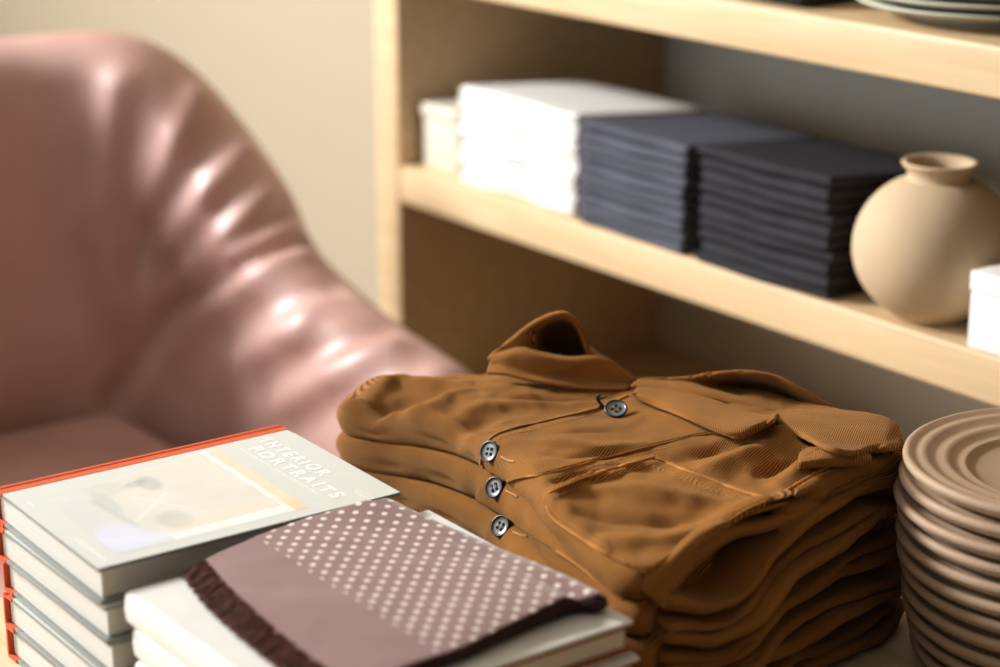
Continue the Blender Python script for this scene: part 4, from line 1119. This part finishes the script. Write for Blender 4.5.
# --- second and third jackets: placket and pocket showing on the near side
PXa = coons([(498, 477), (516, 489), (545, 512), (572, 536)], [(572, 536), (574, 545), (576, 554), (577, 562)], [(479, 502), (505, 514), (538, 538), (577, 562)], [(498, 477), (485, 483), (478, 492), (479, 502)], 40)
drape('placket', PXa, M['cord'], jackets[3], .0010, .0030, lv=(3,))
PXb = coons([(508, 517), (528, 528), (552, 548), (580, 570)], [(580, 570), (582, 580), (584, 590), (586, 596)], [(487, 545), (512, 556), (545, 575), (586, 596)], [(508, 517), (494, 523), (487, 533), (487, 545)], 40)
drape('placket', PXb, M['cord'], jackets[2], .0010, .0030, lv=(2,))
PXc = coons([(560, 532), (590, 553), (622, 574), (652, 592)], [(652, 592), (650, 597), (645, 602), (638, 606)], [(556, 552), (580, 568), (608, 590), (638, 606)], [(560, 532), (555, 538), (553, 545), (556, 552)], 44)
drape('pocket', PXc, M['cord'], jackets[3], .0010, .0030, lv=(3,))
BV['j3'] = bvh_of([c for c in jackets[3].children]); BV['j2'] = bvh_of([c for c in jackets[2].children])
mb = MB(); seam(mb, [(557, 551), (580, 567), (608, 589), (630, 603), (640, 605), (651, 594)], .0011, 90, lv=('j3',)); pass
mb.build('seam', M['cord'], jackets[3])
# --- horn buttons
def button(P, nrm, dia, parent, spin=0., label=None, thread=True):
    r = dia/2; h = .0032
    prof = [(0, 0), (r*.8, 0), (r*.95, h*.25), (r, h*.55), (r*.985, h*.85), (r*.93, h), (r*.86, h*.97), (r*.80, h*.80), (r*.74, h*.66), (r*.5, h*.60), (r*.25, h*.64), (0, h*.66)]
    V, F = lathe(prof, 48)
    nrm = np.asarray(nrm, float); nrm /= np.linalg.norm(nrm)
    q = Vector((0, 0, 1)).rotation_difference(Vector(nrm)).to_matrix()
    Mx = np.array(q)@np.array([[math.cos(spin), -math.sin(spin), 0], [math.sin(spin), math.cos(spin), 0], [0, 0, 1]])
    P = np.asarray(P, float)
    T = lambda W: np.asarray(W)@Mx.T+P
    b = mesh_obj('button', T(V), F, M['button'], parent)
    Vr, Fr = lathe([(r*.80, h*.82), (r*.86, h*1.02), (r*.93, h*1.06), (r*.99, h*.9), (r*1.005, h*.55), (r*.93, h*.5), (r*.80, h*.6), (r*.80, h*.82)], 48, caps=False)
    mesh_obj('rim', T(Vr), Fr, M['buttonrim'], b)
    a = r*.23
    for sx in (-1, 1):
        for sy in (-1, 1):
            Vh, Fh = lathe([(0, h*.5), (r*.15, h*.5), (r*.15, h*.72), (0, h*.725)], 16, (sx*a, sy*a, 0)); mesh_obj('hole_shade_disc', T(Vh), Fh, M['dark'], b)  # solid raised discs, coloured dark to imitate the shade inside open holes
    if thread:
        mb = MB()
        for s in (-1, 1): mb.tube(T(np.array([[s*a, -a*.75, h*.73], [s*a, 0, h*.86], [s*a, a*.75, h*.73]])), .00033, 6)
        mb.build('sewing_thread', M['stitch'], b)
    return b
def on(x, y, lv): 
    h = hit(x, y, lv); return h if h is not None else (at(x, y, .74), np.array([0, -.7, .7]))
BN = np.array([.30, -.84, .46])
p, n = on(491, 452, ('top',)); button(p-BN/np.linalg.norm(BN)*.0006+n*.0008, BN*.75+n*.25, .0190, TJ, .35, thread=False)
p, n = on(616, 416, ('top',)); button(p+np.array([.001, -.001, .0060]), np.array([.37, -.33, .86]), .0205, TJ, .2)
p, n = on(496, 488, ('j3', 2)); button(p+n*.0006, BN*.7+n*.3, .0188, jackets[3], .9)
p, n = on(502, 527, ('j2', 1)); button(p+n*.0006, BN*.7+n*.3, .0195, jackets[2], .1)
# --- buttonholes
def bhole(pxs, lv, parent):
    mb = MB(); rr = random.Random(len(pxs)); P = hits(pxs, lv, .0004, 14)
    if len(P) < 5: return
    T = np.gradient(P, axis=0); view = -FV
    for i in range(len(P)):
        w = np.cross(T[i], view); w /= np.linalg.norm(w)+1e-9; L_ = .0013*rr.uniform(.7, 1.25)
        mb.tube(np.array([P[i]-w*L_, P[i]+view*.0007, P[i]+w*L_]), .00042*rr.uniform(.8, 1.2), 6)
    mb.tube(P, .0006, 6)
    mb.build('buttonhole', M['holeth'], parent)
bhole([(501, 457), (505, 459), (509, 461), (514, 462)], ('top',), TJ)
bhole([(506, 491), (510, 493), (514, 495), (517, 497)], ('j3', 4), jackets[3])
bhole([(513, 532), (517, 534), (521, 536), (526, 537)], ('j2', 3), jackets[2])
# --- dark cord loop tied to the upper button
pb, nb = on(604, 407, ('top',))
mb = MB()
L1 = [atk(610, 411, depth(pb)-.004), atk(605, 408, depth(pb)-.005), atk(601, 404, depth(pb)-.006), atk(598, 400, depth(pb)-.007), atk(597.5, 396.5, depth(pb)-.009), atk(600, 395.5, depth(pb)-.010)]
mb.tube(catmull(np.array(L1), 24), np.linspace(.0013, .0016, 24), 8)
L2 = [atk(598, 399.5, depth(pb)-.007), atk(601, 398.5, depth(pb)-.010), atk(604, 397.5, depth(pb)-.012), atk(606.5, 396.5, depth(pb)-.013)]
mb.tube(catmull(np.array(L2), 14), .0010, 8)
L3 = [atk(603, 407, depth(pb)-.003), atk(600, 406, depth(pb)-.004), atk(597, 408, depth(pb)-.002), atk(595, 409, depth(pb)-.0015)]
mb.tube(catmull(np.array(L3), 14), .0009, 8)
mb.build('cord_loop', M['cordblack'], TJ)

# ================================================================== light
def area(name, loc, target, sx, sy, power, col):
    l = bpy.data.lights.new(name, 'AREA'); l.shape = 'RECTANGLE'; l.size = sx; l.size_y = sy; l.energy = power; l.color = col
    o = bpy.data.objects.new(name, l); COL.objects.link(o); o.location = loc
    o.rotation_euler = (Vector(target)-Vector(loc)).to_track_quat('-Z', 'Y').to_euler(); return o
area('window_daylight', (-4.2, -.8, 2.6), (-1.6, 1.1, .7), 1.0, .8, 335, (1, 1, 1))
area('room_fill_light', (-3.3, -3.1, 1.5), (-1.6, 1.1, .7), 2.4, 1.5, 66, (.97, .985, 1))  # added fill for soft light from the room's near side; no window there
w = bpy.data.worlds.new('World'); scene.world = w; w.use_nodes = True
bg = w.node_tree.nodes['Background']; bg.inputs[0].default_value = (.96, .98, 1, 1)
# soft daylight of the room: brighter on the window side, dim on the opposite side
wt = w.node_tree; tcw = wt.nodes.new('ShaderNodeTexCoord'); dt = wt.nodes.new('ShaderNodeVectorMath'); dt.operation = 'DOT_PRODUCT'
dt.inputs[1].default_value = (-.45, -.8, .4); wt.links.new(tcw.outputs['Generated'], dt.inputs[0])
mrw = wt.nodes.new('ShaderNodeMapRange'); mrw.inputs[1].default_value = -.5; mrw.inputs[2].default_value = 1.0; mrw.inputs[3].default_value = .02; mrw.inputs[4].default_value = .22
wt.links.new(dt.outputs['Value'], mrw.inputs[0]); wt.links.new(mrw.outputs[0], bg.inputs[1])

# ================================================================== camera
cd = bpy.data.cameras.new('camera'); cam = bpy.data.objects.new('camera', cd); COL.objects.link(cam)
cam.location = tuple(CP)
cam.rotation_euler = Matrix(((RV[0], UV_[0], -FV[0]), (RV[1], UV_[1], -FV[1]), (RV[2], UV_[2], -FV[2]))).to_euler()
cd.sensor_width = 36; cd.sensor_fit = 'HORIZONTAL'; cd.lens = FPX*36/1000; cd.clip_start = .05
cd.dof.use_dof = True; cd.dof.focus_distance = 1.745; cd.dof.aperture_fstop = 2.6
scene.camera = cam
vs = scene.view_settings; vs.view_transform = 'Standard'; vs.look = 'None'; vs.gamma = 1; vs.use_curve_mapping = False; vs.exposure = 0.0
cy = scene.cycles
cy.use_denoising = True; cy.denoising_input_passes = 'RGB_ALBEDO_NORMAL'; cy.denoising_prefilter = 'ACCURATE'
cy.use_adaptive_sampling = False
cy.sample_clamp_indirect = 1.0; cy.caustics_reflective = False; cy.caustics_refractive = False; cy.blur_glossy = 1.0
cy.max_bounces = 6; cy.diffuse_bounces = 3; cy.glossy_bounces = 2
